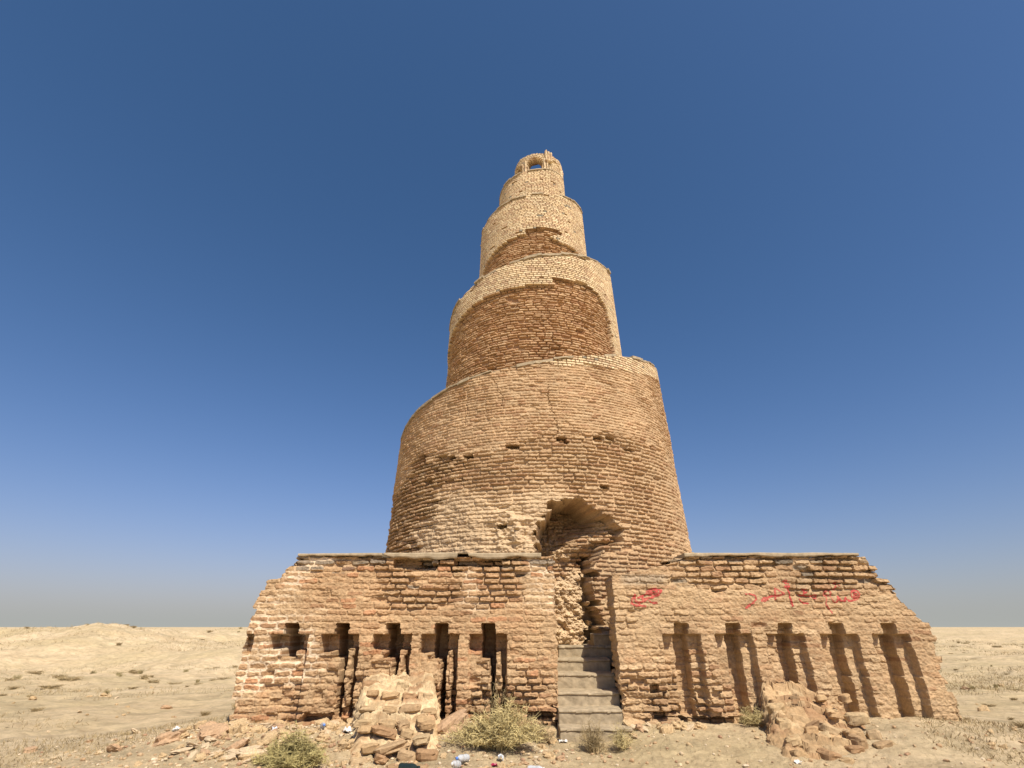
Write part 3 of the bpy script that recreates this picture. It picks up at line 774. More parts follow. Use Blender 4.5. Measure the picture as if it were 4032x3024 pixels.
# ------------------------------------------------------------------ pavilion on the summit
def pavilion():
    PX, PY, PR = 1.25, 16.95, 1.12
    th = np.linspace(-180, 180, 721)[:-1]; z = np.linspace(19.3, 21.15, 150)
    TH, Z = np.meshgrid(th, z)
    top = np.interp(th, [-180, -90, -76, -50, -40, -20, 0, 10.8, 11.2, 14, 17, 18.5, 27, 29, 33, 45, 56, 62, 75, 180],
                    [20.9, 20.86, 20.84, 20.93, 20.86, 20.85, 20.83, 20.82, 20.93, 20.95, 20.93, 20.88, 20.86, 20.82, 20.86, 20.84, 20.94, 20.9, 20.86, 20.9]) + 0.03 * fbm(th * 0.35, th * 0, 2, 44)
    Zc = np.minimum(Z, top[None])
    S = np.radians(TH) * PR
    H, col = clad(S, Zc, 880)
    bays = [-12 + 51.43 * i for i in range(7)]
    opening = np.zeros(TH.shape, bool)
    def arch(dt, half, spring, rise):
        f = np.clip(1 - (np.abs(dt) / half) ** 1.7, 0, 1)
        return np.where(np.abs(dt) < half, spring + rise * f ** 0.62, -9)
    for i, c in enumerate(bays):
        c = (c + 180) % 360 - 180
        dt = (TH - c + 180) % 360 - 180
        a_in = arch(dt, 17.2, 20.22, 0.27); a_out = arch(dt, 20.8, 20.24, 0.37); a_rim2 = arch(dt, 24.5, 20.26, 0.47)
        low = 19.52
        ins = (Zc < a_in) & (Zc > low)
        rim = (Zc < a_out) & ~ins & (Zc > low); rim2 = (Zc < a_rim2) & ~ins & ~rim & (Zc > low)
        H = np.where(rim & (Zc < a_out - 0.045), H - 0.05, H)
        H = np.where(rim2 & (Zc < a_rim2 - 0.05) & (Zc > 20.22), H + 0.02, H)
        if i == 0: opening |= ins
        else:
            H = np.where(ins, H - (0.17 if i != 1 else 0.17 * (Zc > 20.52)), H)
        for off in (22.6, 28.8):
            for sg in (-1, 1):
                q = (dt - sg * off) / 2.7
                bump = np.where((np.abs(q) < 1) & (Zc < 20.5), 0.055 * np.sqrt(np.clip(1 - q * q, 0, 1)), 0)
                H = np.maximum(H, np.where(bump > 0, bump + 0.01, H))
    pier = (TH > 10.9) & (TH < 28.5)
    q = np.abs(np.mod(TH - 10.9, 5.86) / 5.86 - 0.5) * 2
    H = np.where(pier & (Zc > 20.3), 0.10 * np.sqrt(np.clip(1 - q * q, 0, 1)) + 0.04, H)
    a = np.radians(TH)
    ro = PR + H; ri = np.full(TH.shape, PR - 0.25)
    Po = np.stack([PX + ro * np.sin(a), PY - ro * np.cos(a), Zc], -1)
    Pi = np.stack([PX + ri * np.sin(a), PY - ri * np.cos(a), Zc], -1)
    n, k = TH.shape
    V = np.concatenate([Po.reshape(-1, 3), Pi.reshape(-1, 3)]); off = n * k
    idx = np.arange(n)[:, None] * k + np.arange(k)[None]
    nx = np.roll(idx, -1, axis=1)
    cell = opening[:-1, :] & opening[1:, :] & np.roll(opening, -1, 1)[:-1, :] & np.roll(opening, -1, 1)[1:, :]
    f = np.stack([idx[:-1], nx[:-1], nx[1:], idx[1:]], -1)
    Fo = f[~cell]; Fi = f[~cell][:, ::-1] + off
    walls = []
    vert = cell != np.roll(cell, 1, axis=1)            # cell borders across columns
    for r, c in zip(*np.nonzero(vert)): walls.append([idx[r, c], idx[r + 1, c], idx[r + 1, c] + off, idx[r, c] + off])
    hor = cell[1:] != cell[:-1]
    for r, c in zip(*np.nonzero(hor)): walls.append([idx[r + 1, c], nx[r + 1, c], nx[r + 1, c] + off, idx[r + 1, c] + off])
    topf = np.stack([idx[-1], nx[-1], nx[-1] + off, idx[-1] + off], -1)
    F = np.concatenate([Fo, Fi, np.array(walls), topf])
    cc = np.concatenate([col.reshape(-1, 3), np.tile(np.array((0.40, 0.27, 0.15)), (off, 1))])
    pv = part('pavilion', V, F, M_BRICK, cc)
    # what is left of the vault: a ring with a hole in the middle, and the floor
    m = 72; t = np.linspace(0, 2 * np.pi, m + 1)[:-1]
    def ring(r0, r1, z0, z1):
        rr = [(r0, z0), (r1, z0), (r1, z1), (r0, z1)]
        V = np.concatenate([np.stack([PX + r * np.sin(t) * (1 + 0.04 * np.sin(5 * t)), PY - r * np.cos(t) * (1 + 0.04 * np.sin(5 * t)), np.full(m, zz)], -1) for r, zz in rr])
        i = np.arange(m); j = (i + 1) % m
        F = np.concatenate([np.stack([a * m + i, a * m + j, b * m + j, b * m + i], -1) for a, b in ((0, 1), (1, 2), (2, 3), (3, 0))])
        return V, F
    V, F = ring(0.93, 0.66, 20.66, 20.78)
    part('vault_remnant', V, F, M_BRICK, np.tile(np.array((0.36, 0.23, 0.13)), (len(V), 1)), pv)
    V, F = ring(1.0, 0.001, 19.40, 19.50)
    part('floor', V, F, M_COPE, None, pv)
pavilion()

# ------------------------------------------------------------------ rounded stones and bricks
def lump_arrays(dims, seed, nlat=9, nlon=14, power=0.45, rough=0.16):
    """a worn brick or stone: superellipsoid with noise"""
    la = np.linspace(-np.pi / 2, np.pi / 2, nlat); lo = np.linspace(-np.pi, np.pi, nlon + 1)[:-1]
    LA, LO = np.meshgrid(la, lo, indexing='ij')
    sp = lambda v: np.sign(v) * np.abs(v) ** power
    x = sp(np.cos(LA)) * sp(np.cos(LO)); y = sp(np.cos(LA)) * sp(np.sin(LO)); z = sp(np.sin(LA))
    r = 1 + rough * 2 * fbm(x * 1.7 + y + seed * 3.1, z * 1.7 - y * 0.7 + seed, 3, seed)
    r = r + rough * 0.5 * (fbm(x * 5 + seed, z * 5 + y * 3, 2, seed + 1))
    V = np.stack([x * r * dims[0] / 2, y * r * dims[1] / 2, z * r * dims[2] / 2], -1).reshape(-1, 3)
    i = np.arange(nlat - 1)[:, None] * nlon + np.arange(nlon)[None]; j = np.arange(nlat - 1)[:, None] * nlon + (np.arange(nlon)[None] + 1) % nlon
    F = np.stack([i, j, j + nlon, i + nlon], -1).reshape(-1, 4)
    return V, F

def rotm(rx, ry, rz):
    cx, sx, cy, sy, cz, sz = math.cos(rx), math.sin(rx), math.cos(ry), math.sin(ry), math.cos(rz), math.sin(rz)
    return np.array([[cz, -sz, 0], [sz, cz, 0], [0, 0, 1]]) @ np.array([[cy, 0, sy], [0, 1, 0], [-sy, 0, cy]]) @ np.array([[1, 0, 0], [0, cx, -sx], [0, sx, cx]])

# ------------------------------------------------------------------ collapsed buttresses against the plinth
def buttress(x0t, x1t, x0b, x1b, yb, prof_y, prof_z, seed, pale, rows, label, flat):
    t = np.concatenate([np.linspace(-0.10, 0.08, 60), np.linspace(0.09, 0.91, 100), np.linspace(0.92, 1.10, 60)]); y = np.arange(yb - 0.25, 10.64, 0.014)
    T, Y = np.meshgrid(t, y)
    lf = lambda yy: (lerp(x0t, x0b, (10.5 - yy) / (10.5 - yb)), lerp(x1t, x1b, (10.5 - yy) / (10.5 - yb)))
    XL, XR = lf(Y)
    X = XL + (XR - XL) * T + 0.07 * fbm(Y * 4, T * 3, 3, seed)
    hz = lambda xx, yy: np.interp(yy + 0.14 * fbm(xx * 2.4, yy * 1.5, 3, seed + 1), prof_y, prof_z)
    base = hz(X, Y)
    n = fbm(X * 5, Y * 5 + base * 5, 4, seed + 4, 0.45)
    hx = hsh(np.floor(X / 0.27 + 0.5 * fbm(Y * 2, X, 2, seed + 21)), np.floor(base / 0.12), seed + 20)
    ter = (np.floor(base / 0.12 + 0.55 * (hx - 0.5)) + 0.35) * 0.12
    base = lerp(base, ter, 0.62 if flat else 0.35)
    d, r1, r2, r3 = bricks(X, base * 1.1 + Y * 0.25, 0.30, 0.125, seed + 3, 0.03, 0.4)
    prof = sstep(0.006, 0.035, d + 0.03 * n)
    Z = base - 0.03 + (0.09 if flat else 0.08) * n - 0.045 * (1 - prof) * (1 - 0.4 * pale) + 0.03 * (r1 - 0.5) * prof
    ends = np.minimum(T, 1 - T) + flat * (T > 0.5) * 0
    edge = sstep(-0.09, 0.07, ends + 0.06 * fbm(Y * 5, T * 4, 4, seed + 6))
    if flat:
        edge = edge * lerp(1, sstep(1.08, 0.35, T), 0.75)
    g = terrain(X, Y)
    Z = lerp(np.minimum(g - 0.12, Z), Z, edge)
    Z = np.where(Y < yb - 0.2, g - 0.2, Z)
    sd2, q1, q2, q3 = bricks(X + Y, Z, 0.28, 0.12, seed + 9, 0.03, 0.4)
    sidew = 1 - edge
    X = X + np.sign(T - 0.5) * sidew * (sstep(0.0, 0.03, sd2) * 0.05 + 0.10 * fbm(Y * 5, Z * 8, 4, seed + 10))
    r1 = np.where(sidew > 0.2, q1, r1); r3 = np.where(sidew > 0.2, q3, r3)
    col = pal(r3, OLD) * (0.85 + 0.25 * r1)[..., None]
    lime = np.clip(sstep(-0.12, 0.2, fbm(X * 3, Y * 3 + base * 3, 4, seed + 7) + 0.06 - 0.25 * (r2 > 0.75) * prof) + (1 - prof) * 0.7, 0, 1) * pale
    col = col + (np.array((0.62, 0.47, 0.28)) - col) * lime[..., None]
    col = col * (np.array((0.88, 0.88, 0.84)) if flat else np.array((0.97, 0.98, 0.95)))
    Vs = [np.stack([X, Y, Z], -1).reshape(-1, 3)]; Fs = [grid_faces(*X.shape)]; Cs = [col.reshape(-1, 3)]
    k = Vs[0].shape[0]
    rnd = random.Random(seed)
    for (yy, zoff, n_, L, Dp, Hh, jit) in rows:
        xl, xr = lf(yy)
        for i in range(n_):
            cx = xl + (xr - xl) * (i + 0.5 + rnd.uniform(-.16, .16)) / n_
            cy = yy + rnd.uniform(-.07, .07) * jit
            V, F = lump_arrays((L * rnd.uniform(.55, 1.2), Dp * rnd.uniform(.7, 1.25), Hh * rnd.uniform(.7, 1.2)), seed + 50 + i + int(yy * 100), 12, 18, 0.5, 0.17)
            V = V @ rotm(rnd.gauss(-.1, .16), rnd.gauss(0, .11 * jit), rnd.gauss(0, .16 * jit)).T
            cz = float(hz(np.array([cx]), np.array([cy]))[0])
            V = V + np.array((cx, cy, cz + zoff + rnd.uniform(-.03, .02) * jit))
            Vs.append(V); Fs.append(F + k); k += len(V)
            c = np.array(rnd.choice(OLD)) * rnd.uniform(0.82, 1.0) * np.array((1.0, 1.04, 1.0))
            if rnd.random() < .3: c = c * .55 + np.array((0.34, 0.23, 0.13)) * .45
            Cs.append(np.tile(c, (len(V), 1)))
    o = part('buttress', np.concatenate(Vs), np.concatenate(Fs), M_BRICK, np.concatenate(Cs))
    o['label'] = label
buttress(-2.72, -1.36, -2.24, -1.08, 8.70, [8.4, 8.7, 9.0, 9.25, 9.5, 9.75, 9.95, 10.15, 10.35, 10.5], [-0.36, -0.22, -0.06, 0.06, 0.18, 0.36, 0.48, 0.60, 0.69, 0.80], 1001, 0.8,
         [(8.58, 0.01, 3, .33, .26, .15, 1.2), (8.76, 0.03, 4, .30, .24, .15, 1.3), (8.98, 0.03, 3, .40, .24, .15, 1.2), (9.2, 0.01, 4, .32, .22, .14, 1.2), (9.42, -0.02, 4, .30, .22, .13, 1), (9.70, -0.065, 4, .30, .2, .12, .7), (10.0, -0.065, 4, .30, .17, .13, .6), (10.25, -0.065, 3, .30, .16, .13, .6)], 'pale lime-streaked stump under the left niches', 0)
buttress(4.42, 5.95, 3.95, 5.75, 8.75, [8.3, 8.75, 9.1, 9.5, 9.85, 10.2, 10.5], [-0.34, -0.18, -0.02, 0.15, 0.34, 0.52, 0.66], 1002, 0.15,
         [(8.72, -0.075, 3, .30, .26, .15, 1.7), (8.95, -0.07, 4, .28, .22, .15, 1.7), (9.2, -0.075, 4, .28, .22, .15, 1.7), (9.42, -0.08, 5, .24, .2, .15, 1.7), (9.66, -0.08, 4, .28, .2, .15, 1.7), (9.9, -0.08, 4, .24, .18, .14, 1.6), (10.15, -0.08, 4, .24, .18, .13, 1.5)], 'crumbling brown stump under the right niches', 1)
# ------------------------------------------------------------------ loose brick and stone
def gz(x, y): return float(terrain(np.array([x]), np.array([y]))[0])

def stone_mesh(name, dims, seed, mat, power, rough):
    V, F = lump_arrays(dims, seed, 10, 14, power, rough)
    o = mesh_arrays(name, V, F, mat)
    me = o.data; bpy.data.objects.remove(o)
    return me
STONES = []
for i in range(9):
    STONES.append(stone_mesh('brick_fragment', [(1.3, .8, .5), (1.0, .9, .6), (1.5, .8, .42), (1.0, .75, .75), (1.25, 1.0, .5)][i % 5], 1100 + i, [M_STONE, M_STONE, M_STONE3, M_STONE, M_STONE2][i % 5], 0.55 + 0.14 * (i % 3), 0.27 + 0.04 * (i % 3)))
rnd = random.Random(5)
def fragment(x, y, s, label, group, mi=None, sink=0.12, rz=None):
    o = bpy.data.objects.new('brick_fragment', STONES[rnd.randrange(9) if mi is None else mi]); C.objects.link(o)
    k = s * 1.0
    o.scale = (k * rnd.uniform(.85, 1.2), k * rnd.uniform(.85, 1.2), k * rnd.uniform(.8, 1.15))
    o.rotation_euler = (rnd.gauss(0, .3), rnd.gauss(0, .3), rnd.uniform(0, 6.3) if rz is None else rz)
    o.location = (x, y, gz(x, y) + s * (0.24 - sink))
    tag(o, label, 'brick fragment', group)
    return o
HEAP_L = 'tan brick fragment in the rubble heap at the foot of the left wall'
n = 0
while n < 150:
    x = rnd.gauss(-3.7, .95); y = rnd.uniform(8.5, 10.42)
    if not (-5.6 < x < -2.25) or (x > -2.75 and y > 9.4): continue
    if rnd.random() > 0.35 + 0.65 * math.exp(-((y - 9.7) / .65) ** 2): continue
    fragment(x, y, rnd.choice([.07, .09, .1, .12, .14, .17, .21]) * rnd.uniform(.8, 1.15), HEAP_L, 'rubble under the left wall'); n += 1
n = 0
while n < 34:
    x = rnd.uniform(-1.05, .72); y = rnd.uniform(8.2, 10.2)
    if -0.75 < x < 0.35 and 8.7 < y < 9.9: continue
    fragment(x, y, rnd.choice([.05, .07, .09, .12]) * rnd.uniform(.8, 1.2), 'small brick fragment on the dirt around the straw bush', 'fragments around the straw bush'); n += 1
n = 0
while n < 26:
    x = rnd.uniform(2.0, 3.3); y = rnd.uniform(9.85, 10.45)
    fragment(x, y, rnd.choice([.06, .09, .13, .17]) * rnd.uniform(.8, 1.2), 'brick fragment fallen beside the stairs under the eroded right corner', 'fragments beside the stairs'); n += 1
n = 0
while n < 40:
    x = rnd.uniform(1.0, 9.5); y = rnd.uniform(7.9, 10.0)
    fragment(x, y, rnd.choice([.03, .045, .06, .09]) * rnd.uniform(.8, 1.2), 'small stone on the bare sand in front of the right wall', 'stones on the right foreground'); n += 1
n = 0
while n < 60:
    a = rnd.uniform(-0.80, -0.50); r = rnd.uniform(8, 26)
    x, y = r * math.sin(a), r * math.cos(a)
    fragment(x, y, rnd.choice([.04, .06, .08, .13]) * rnd.uniform(.7, 1.2) * (0.6 + r / 24), 'stone scattered on the open sand left of the ruin', 'stones on the left desert'); n += 1
n = 0
while n < 26:
    a = rnd.uniform(0.66, 0.82); r = rnd.uniform(9, 30)
    x, y = r * math.sin(a), r * math.cos(a)
    fragment(x, y, rnd.choice([.06, .09, .14]) * rnd.uniform(.7, 1.2) * (0.6 + r / 24), 'stone scattered on the flat sand right of the ruin', 'stones on the right desert'); n += 1
for (x, y, s, mi, l) in ((-1.02, 9.72, .44, 4, 'large orange-brown brick slab leaning on the dirt right of the pale stump'),
                         (0.50, 10.28, .30, 0, 'yellowish loose brick at the wall foot left of the stairs'),
                         (0.66, 10.12, .22, 3, 'square loose brick wedged against the lowest stair'),
                         (-4.75, 9.55, .36, 4, 'reddish flat brick slab at the left end of the rubble'),
                         (-5.35, 9.4, .30, 4, 'dark split brick slab lying on the sand beyond the left corner'),
                         (-2.75, 8.05, .34, 2, 'big pale boulder at the bottom edge in front of the green bush')):
    o = fragment(x, y, s, l, None, mi, 0.16, 0.2)

# finest gravel: far too many to count, one object
def gravel():
    V = []; F = []; k = 0
    base, fb = lump_arrays((1.2, 1, .7), 77, 5, 6, 0.7, 0.2)
    r2 = np.random.default_rng(3)
    pts = []
    while len(pts) < 4200:
        if r2.random() < 0.62:
            x = r2.normal(-2.6, 1.9); y = r2.uniform(8.0, 10.45)
        else:
            x = r2.uniform(-7, 10); y = r2.uniform(7.6, 10.4)
        if 0.75 < x < 2.0 and y > 9.95: continue
        pts.append((x, y))
    P = np.array(pts); Z = terrain(P[:, 0], P[:, 1])
    s = 0.012 + 0.05 * r2.random(len(P)) ** 3.2
    for i in range(len(P)):
        a = r2.uniform(0, 6.3); c, sn = math.cos(a), math.sin(a)
        B = base * s[i] * r2.uniform(.7, 1.3, 3)
        V.append(np.stack([B[:, 0] * c - B[:, 1] * sn + P[i, 0], B[:, 0] * sn + B[:, 1] * c + P[i, 1], B[:, 2] + Z[i] + s[i] * .25], -1)); F.append(fb + k); k += len(B)
    rr = r2.random(len(P))
    cols = np.repeat(pal(rr, [(0.50, .35, .2), (.44, .29, .16), (.58, .45, .28), (.36, .22, .13), (.62, .5, .34), (.48, .34, .19)]), len(base), 0)
    o = mesh_arrays('gravel', np.concatenate(V), np.concatenate(F), M_BRICK, None, cols)
    tag(o, 'fine brick gravel strewn over the ground in front of the walls', 'gravel', kind='stuff')
gravel()

# ------------------------------------------------------------------ bushes and dry tufts
def blades(stems, mat, name):
    """stems: list of (points (k,3), width0, width1) -> flat tapering strips turned at random"""
    V = []; F = []; k = 0
    r2 = np.random.default_rng(11)
    for pts, w0, w1 in stems:
        p = np.asarray(pts); m = len(p)
        d = p[-1] - p[0]; q = np.cross(d, r2.normal(size=3)); q /= (np.linalg.norm(q) + 1e-9)
        w = np.linspace(w0, w1, m)[:, None] / 2
        V.append(np.concatenate([p - q * w, p + q * w])); i = np.arange(m - 1) + k
        F.append(np.stack([i, i + 1, i + 1 + m, i + m], -1)); k += 2 * m
    return mesh_arrays(name, np.concatenate(V), np.concatenate(F), mat)

def bush(name, loc, rx, ry, h, nst, ntw, seed, mat, label, cat, leafw=0.009, twl=0.12, droop=0.4, stemmat=None):
    r = np.random.default_rng(seed)
    root = empty(name, loc); tag(root, label, cat)
    st = []; tw = []
    for i in range(nst):
        a = r.uniform(0, 2 * np.pi); q = math.sqrt(r.random())
        lob = 1 + 0.28 * math.sin(a * 2 + seed) + 0.18 * math.sin(a * 3 + seed * 2)
        tip = np.array((rx * q * lob * math.cos(a), ry * q * lob * math.sin(a), h * (1 - 0.72 * q ** 1.8) * r.uniform(.55, 1.12) * (1 + .2 * math.sin(a + seed))))
        b = np.array((tip[0] * .18 + r.normal(0, .03), tip[1] * .18 + r.normal(0, .03), -0.03))
        mid = (b + tip) / 2 + np.array((0, 0, 0.12 * h)) + r.normal(0, .03, 3)
        pts = np.array([b, b * .5 + mid * .5 + (0, 0, .02), mid, mid * .5 + tip * .5 + r.normal(0, .012, 3), tip])
        st.append((pts, .010, .003))
        for j in range(ntw):
            f = r.uniform(.25, 1.0) * 4; k = min(int(f), 3); p0 = pts[k] + (pts[k + 1] - pts[k]) * (f - k)
            d = r.normal(0, 1, 3); d[2] = abs(d[2]) * (1 - droop) + droop * d[2]; d /= np.linalg.norm(d)
            L = twl * r.uniform(.5, 1.4)
            p1 = p0 + d * L * .5; p2 = p1 + (d + r.normal(0, .5, 3)) * L * .5
            tw.append((np.array([p0, p1, p2]), leafw, leafw * .35))
            if r.random() < .6:
                d2 = r.normal(0, 1, 3); d2 /= np.linalg.norm(d2)
                tw.append((np.array([p1, p1 + d2 * L * .35]), leafw * .9, leafw * .3))
    s = blades(st, stemmat or M_TUFT, 'stems'); s.parent = root
    f = blades(tw, mat, 'foliage'); f.parent = root
    return root
bush('straw_bush', (-0.22, 9.15, gz(-0.22, 9.15) - .03), .64, .50, .62, 200, 28, 21, M_STRAW, 'large dry straw-coloured bush against the left wall beside the stairs', 'bush', stemmat=M_STRAW)
bush('green_bush', (-3.05, 8.5, gz(-3.05, 8.5) - .03), .52, .38, .42, 150, 30, 22, M_GREENBUSH, 'low olive-green bush on the rubble left of the pale stump', 'bush', twl=.10)
bush('dark_shrub', (0.42, 9.95, gz(0.42, 9.95)), .34, .22, .42, 45, 14, 23, M_TUFT, 'dark wiry shrub between the straw bush and the stair foot', 'shrub', leafw=.006)
bush('dry_grass_tuft', (1.30, 9.72, gz(1.30, 9.72)), .30, .12, .42, 60, 9, 24, M_TUFT, 'brown dry grass tuft growing at the lowest stair', 'grass tuft', leafw=.007, droop=.0)
bush('dry_grass_tuft', (1.74, 9.66, gz(1.74, 9.66)), .16, .10, .38, 40, 8, 25, M_STRAW, 'pale straw tuft at the right end of the lowest stair', 'grass tuft', leafw=.007, droop=.0)
bush('dry_grass_tuft', (4.1, 10.22, gz(4.1, 10.22)), .18, .14, .34, 60, 8, 26, M_STRAW, 'pale straw tuft under the second niche of the right wall', 'grass tuft', leafw=.007, droop=.3)
bush('dry_grass_tuft', (-0.30, 10.25, gz(-0.3, 10.25) + .1), .25, .12, .62, 26, 4, 27, M_TUFT, 'thin dry stalks rising behind the straw bush into the last left niche', 'grass tuft', leafw=.006, droop=.0)

def tuft_mesh(seed, n_, h, spread, mat):
    r = np.random.default_rng(seed); st = []
    for i in range(n_ * 2):
        a = r.uniform(0, 6.3); q = r.random() ** .6 * spread
        b = np.array((r.normal(0, spread * .3), r.normal(0, spread * .3), -.03)); t = np.array((q * math.cos(a), q * math.sin(a), h * r.uniform(.4, 1)))
        st.append((np.array([b, (b + t) / 2 + (0, 0, h * .12), t]), .018, .007))
    o = blades(st, mat, 'scrub_tuft'); me = o.data; bpy.data.objects.remove(o); return me
TUFTS = [tuft_mesh(40 + i, 60, (.22, .30, .16)[i % 3], (.28, .22, .40)[i % 3], [M_TUFT, M_SAGE, M_TUFT][i % 3]) for i in range(6)]
def tuft(x, y, s, label, group):
    o = bpy.data.objects.new('scrub_tuft', TUFTS[rnd.randrange(6)]); C.objects.link(o)
    o.location = (x, y, gz(x, y)); o.scale = (s * rnd.uniform(.8, 1.5), s * rnd.uniform(.8, 1.3), s * rnd.uniform(.6, 1.1)); o.rotation_euler = (0, 0, rnd.uniform(0, 6.3))
    tag(o, label, 'scrub', group)
n = 0
while n < 150:
    a = rnd.uniform(-0.84, -0.36); r = 12 * (8.5 ** rnd.random())
    x, y = r * math.sin(a), r * math.cos(a)
    if vnoise(np.array([x / 9]), np.array([y / 9]), 5)[0] < rnd.uniform(-.35, .3): continue
    tuft(x, y, rnd.uniform(.3, .85) * (0.65 + r / 60), 'small dry scrub tuft on the mounds left of the ruin', 'scrub tufts on the left mounds'); n += 1
n = 0
while n < 70:
    a = rnd.uniform(0.62, 0.82); r = 13 * (7.0 ** rnd.random())
    x, y = r * math.sin(a), r * math.cos(a)
    tuft(x, y, rnd.uniform(.25, .7) * (0.6 + r / 70), 'small dry scrub tuft on the plain right of the ruin', 'scrub tufts on the right plain'); n += 1

# dead grass thatch that greys and darkens patches of the desert: uncountable
def thatch():
    r2 = np.random.default_rng(9); st = []
    while len(st) < 22000:
        side = r2.random() < .6
        a = r2.uniform(-.84, -.34) if side else r2.uniform(.60, .84)
        r = 11 * 9.0 ** r2.random(); x, y = r * math.sin(a), r * math.cos(a)
        if fbm(np.array([x / 6]), np.array([y / 3.2]), 3, 88)[0] < r2.uniform(-.05, .3): continue
        st.append((x, y, r))
    P = np.array(st); Z = terrain(P[:, 0], P[:, 1])
    out = []
    for i in range(len(P)):
        k = (.5 + P[i, 2] / 40); d = r2.normal(0, .05 * k, 2)
        b = np.array((P[i, 0], P[i, 1], Z[i] - .02))
        out.append((np.array([b, b + (d[0], d[1], r2.uniform(.02, .10) * k + .01)]), .013 * k, .006 * k))
    o = blades(out, M_TUFT, 'dead_grass')
    tag(o, 'sparse dead grass covering patches of the desert', 'grass', kind='stuff')
thatch()

# ------------------------------------------------------------------ litter
def glass_mat(name, col, rough=0.12, trans=0.0):
    m, nt, p = newmat(name)
    p.inputs['Base Color'].default_value = (*col, 1); p.inputs['Roughness'].default_value = rough
    p.inputs['Transmission Weight'].default_value = trans; p.inputs['Specular IOR Level'].default_value = 0.6
    tc = N(nt, 'ShaderNodeTexCoord').outputs['Object']; nb = noise(nt, 30, 3, .6, tc)
    b = N(nt, 'ShaderNodeBump'); b.inputs['Strength'].default_value = .6; b.inputs['Distance'].default_value = .01
    nt.links.new(nb.outputs[0], b.inputs['Height']); nt.links.new(b.outputs[0], p.inputs['Normal'])
    return m
M_PET = glass_mat('dusty_clear_plastic', (.80, .83, .85), .18, .45)
M_DARKG = glass_mat('dark_glossy_glass', (.02, .03, .025), .08)
M_WHITE = glass_mat('white_plastic', (.66, .63, .57), .5)
M_CRIM = glass_mat('crimson_film', (.32, .01, .05), .35)
M_BLUE = glass_mat('blue_film', (.05, .07, .35), .35)
M_BLUECAP = glass_mat('blue_cap', (.10, .22, .55), .4)

def lathe(name, prof, mat, parent, seg=20, crush=0.0, seed=1):
    t = np.linspace(0, 2 * np.pi, seg + 1)[:-1]
    pr = np.array(prof)
    V = np.concatenate([np.stack([r * np.cos(t), r * np.sin(t), np.full(seg, z)], -1) for r, z in pr])
    if crush:
        V[:, 0] *= 1 - crush * np.exp(-((V[:, 2] - pr[-1, 1] * .45) / .05) ** 2)
        V += 0.006 * crush * 3 * np.stack([fbm(V[:, 2] * 30, V[:, 0] * 30, 2, seed), fbm(V[:, 2] * 30, V[:, 1] * 30, 2, seed + 1), V[:, 0] * 0], -1)
    i = np.arange(len(pr) - 1)[:, None] * seg + np.arange(seg)[None]; j = np.arange(len(pr) - 1)[:, None] * seg + (np.arange(seg)[None] + 1) % seg
    F = np.stack([i, j, j + seg, i + seg], -1).reshape(-1, 4)
    o = mesh_arrays(name, V, F, mat, parent, None, True)
    return o
BOT = [(0.001, 0), (.028, 0), (.034, .01), (.034, .05), (.032, .055), (.034, .06), (.034, .09), (.031, .1), (.034, .11), (.034, .145), (.028, .175), (.014, .2), (.0125, .215)]
CAP = [(0.001, .235), (.014, .234), (.0152, .23), (.0152, .212), (.012, .212)]
def bottle(x, y, rz, tilt, label, body=M_PET, cap=M_BLUECAP, crush=.3, s=1.25, name='plastic_bottle'):
    root = empty(name, (x, y, gz(x, y) + .045 * s)); root.rotation_euler = (rad(90 - tilt), 0, rz); root.scale = (s,) * 3
    tag(root, label, 'bottle')
    lathe('bottle_body', BOT, body, root, crush=crush); lathe('cap', CAP[::-1], cap, root)
bottle(-0.62, 8.62, -0.5, 8, 'crushed clear plastic bottle at the left foot of the straw bush', cap=M_BLUECAP)
bottle(-0.72, 8.38, -0.25, 12, 'crumpled clear plastic bottle nearest the viewer in front of the straw bush', cap=M_WHITE, crush=.5)
bottle(0.22, 8.42, 1.2, 4, 'whitish crushed plastic bottle on the dirt right of the straw bush', body=M_PET, cap=M_WHITE, crush=.5, s=1.0)
bottle(-1.52, 8.36, 1.15, 3, 'dark glossy glass bottle lying below the pale stump', body=M_DARKG, cap=M_DARKG, crush=0, s=1.35, name='glass_bottle')
bottle(-3.15, 9.95, 0.4, 10, 'dusty clear plastic bottle among rubble under the second left niche', cap=M_BLUECAP, crush=.4)

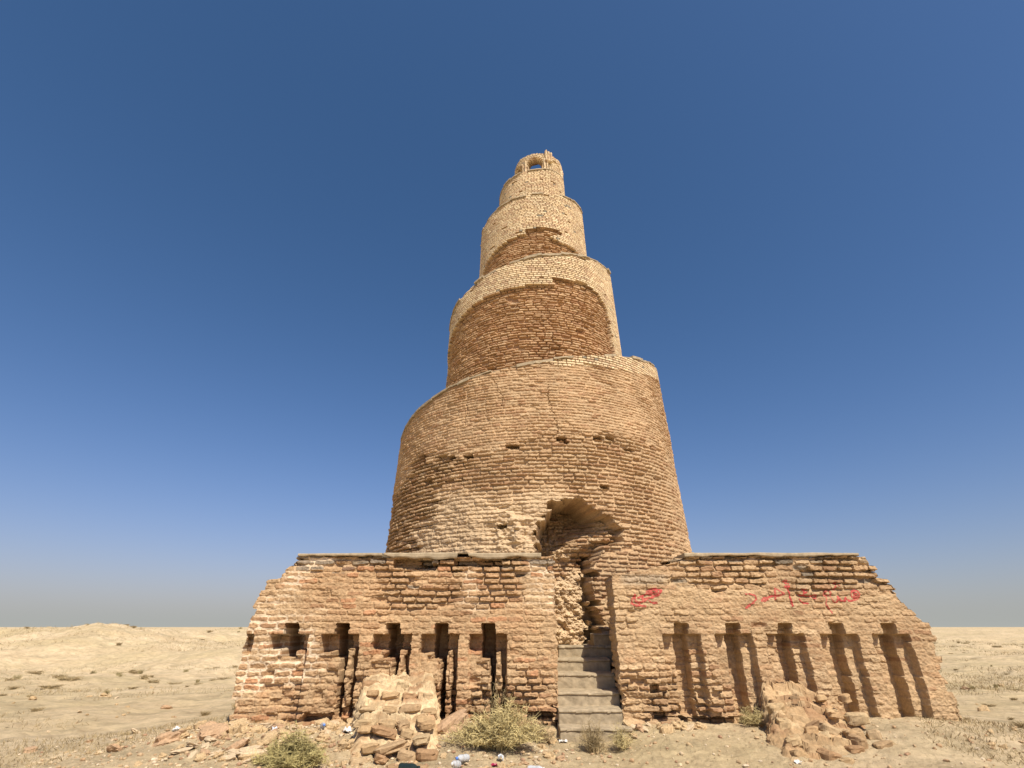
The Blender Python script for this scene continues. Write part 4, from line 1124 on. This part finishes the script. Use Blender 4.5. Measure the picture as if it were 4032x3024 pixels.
def scrap(name, x, y, s, mat, label, cat, seed, lift=.0):
    n = 14; u = np.linspace(-1, 1, n); U, W = np.meshgrid(u, u)
    r = np.random.default_rng(seed)
    X = s * U * (1 + .35 * fbm(W * 1.3, U * 1.1, 2, seed)); Y = s * .75 * W * (1 + .35 * fbm(U * 1.4, W, 2, seed + 1))
    Z = s * .9 * fbm(U * 1.6, W * 1.6, 3, seed + 2) + s * .35
    top = np.stack([X, Y, Z], -1).reshape(-1, 3); bot = top - np.array((0, 0, .004))
    F = grid_faces(n, n); F2 = F[:, ::-1] + n * n
    o = mesh_arrays(name, np.concatenate([top, bot]), np.concatenate([F, F2]), mat)
    o.location = (x, y, gz(x, y) + lift); o.rotation_euler = (rad(14), 0, r.uniform(0, 6))
    tag(o, label, cat)
scrap('wrapper', -0.22, 8.55, .065, M_CRIM, 'crimson plastic wrapper in front of the straw bush', 'wrapper', 1)
scrap('plastic_bag', -0.16, 8.72, .06, M_PET, 'shiny clear bag scrap just above the crimson wrapper', 'plastic bag', 2, .04)
scrap('wrapper', 1.36, 8.45, .06, M_CRIM, 'red and white wrapper on the sand below the stairs', 'wrapper', 3)
scrap('wrapper', 1.40, 8.35, .05, M_BLUE, 'blue wrapper on the sand below the stairs', 'wrapper', 4)
scrap('paper_scrap', 2.02, 8.52, .06, M_WHITE, 'white paper scrap on the bare sand right of the stairs', 'paper', 5)
scrap('paper_scrap', 0.84, 10.0, .06, M_WHITE, 'white paper scrap tucked at the left end of the lowest stair', 'paper', 6)
scrap('plastic_bag', -2.62, 9.72, .10, M_WHITE, 'white shredded plastic bag between the rubble and the pale stump', 'plastic bag', 7)
scrap('plastic_bag', -3.9, 9.9, .09, M_PET, 'greyish crumpled bag on rubble under the first left niche', 'plastic bag', 8)
scrap('paper_scrap', -5.75, 10.3, .08, M_WHITE, 'white scrap on the weeds beyond the left corner', 'paper', 9)
scrap('paper_scrap', 4.05, 8.72, .05, M_WHITE, 'white scrap left of the brown stump', 'paper', 10)
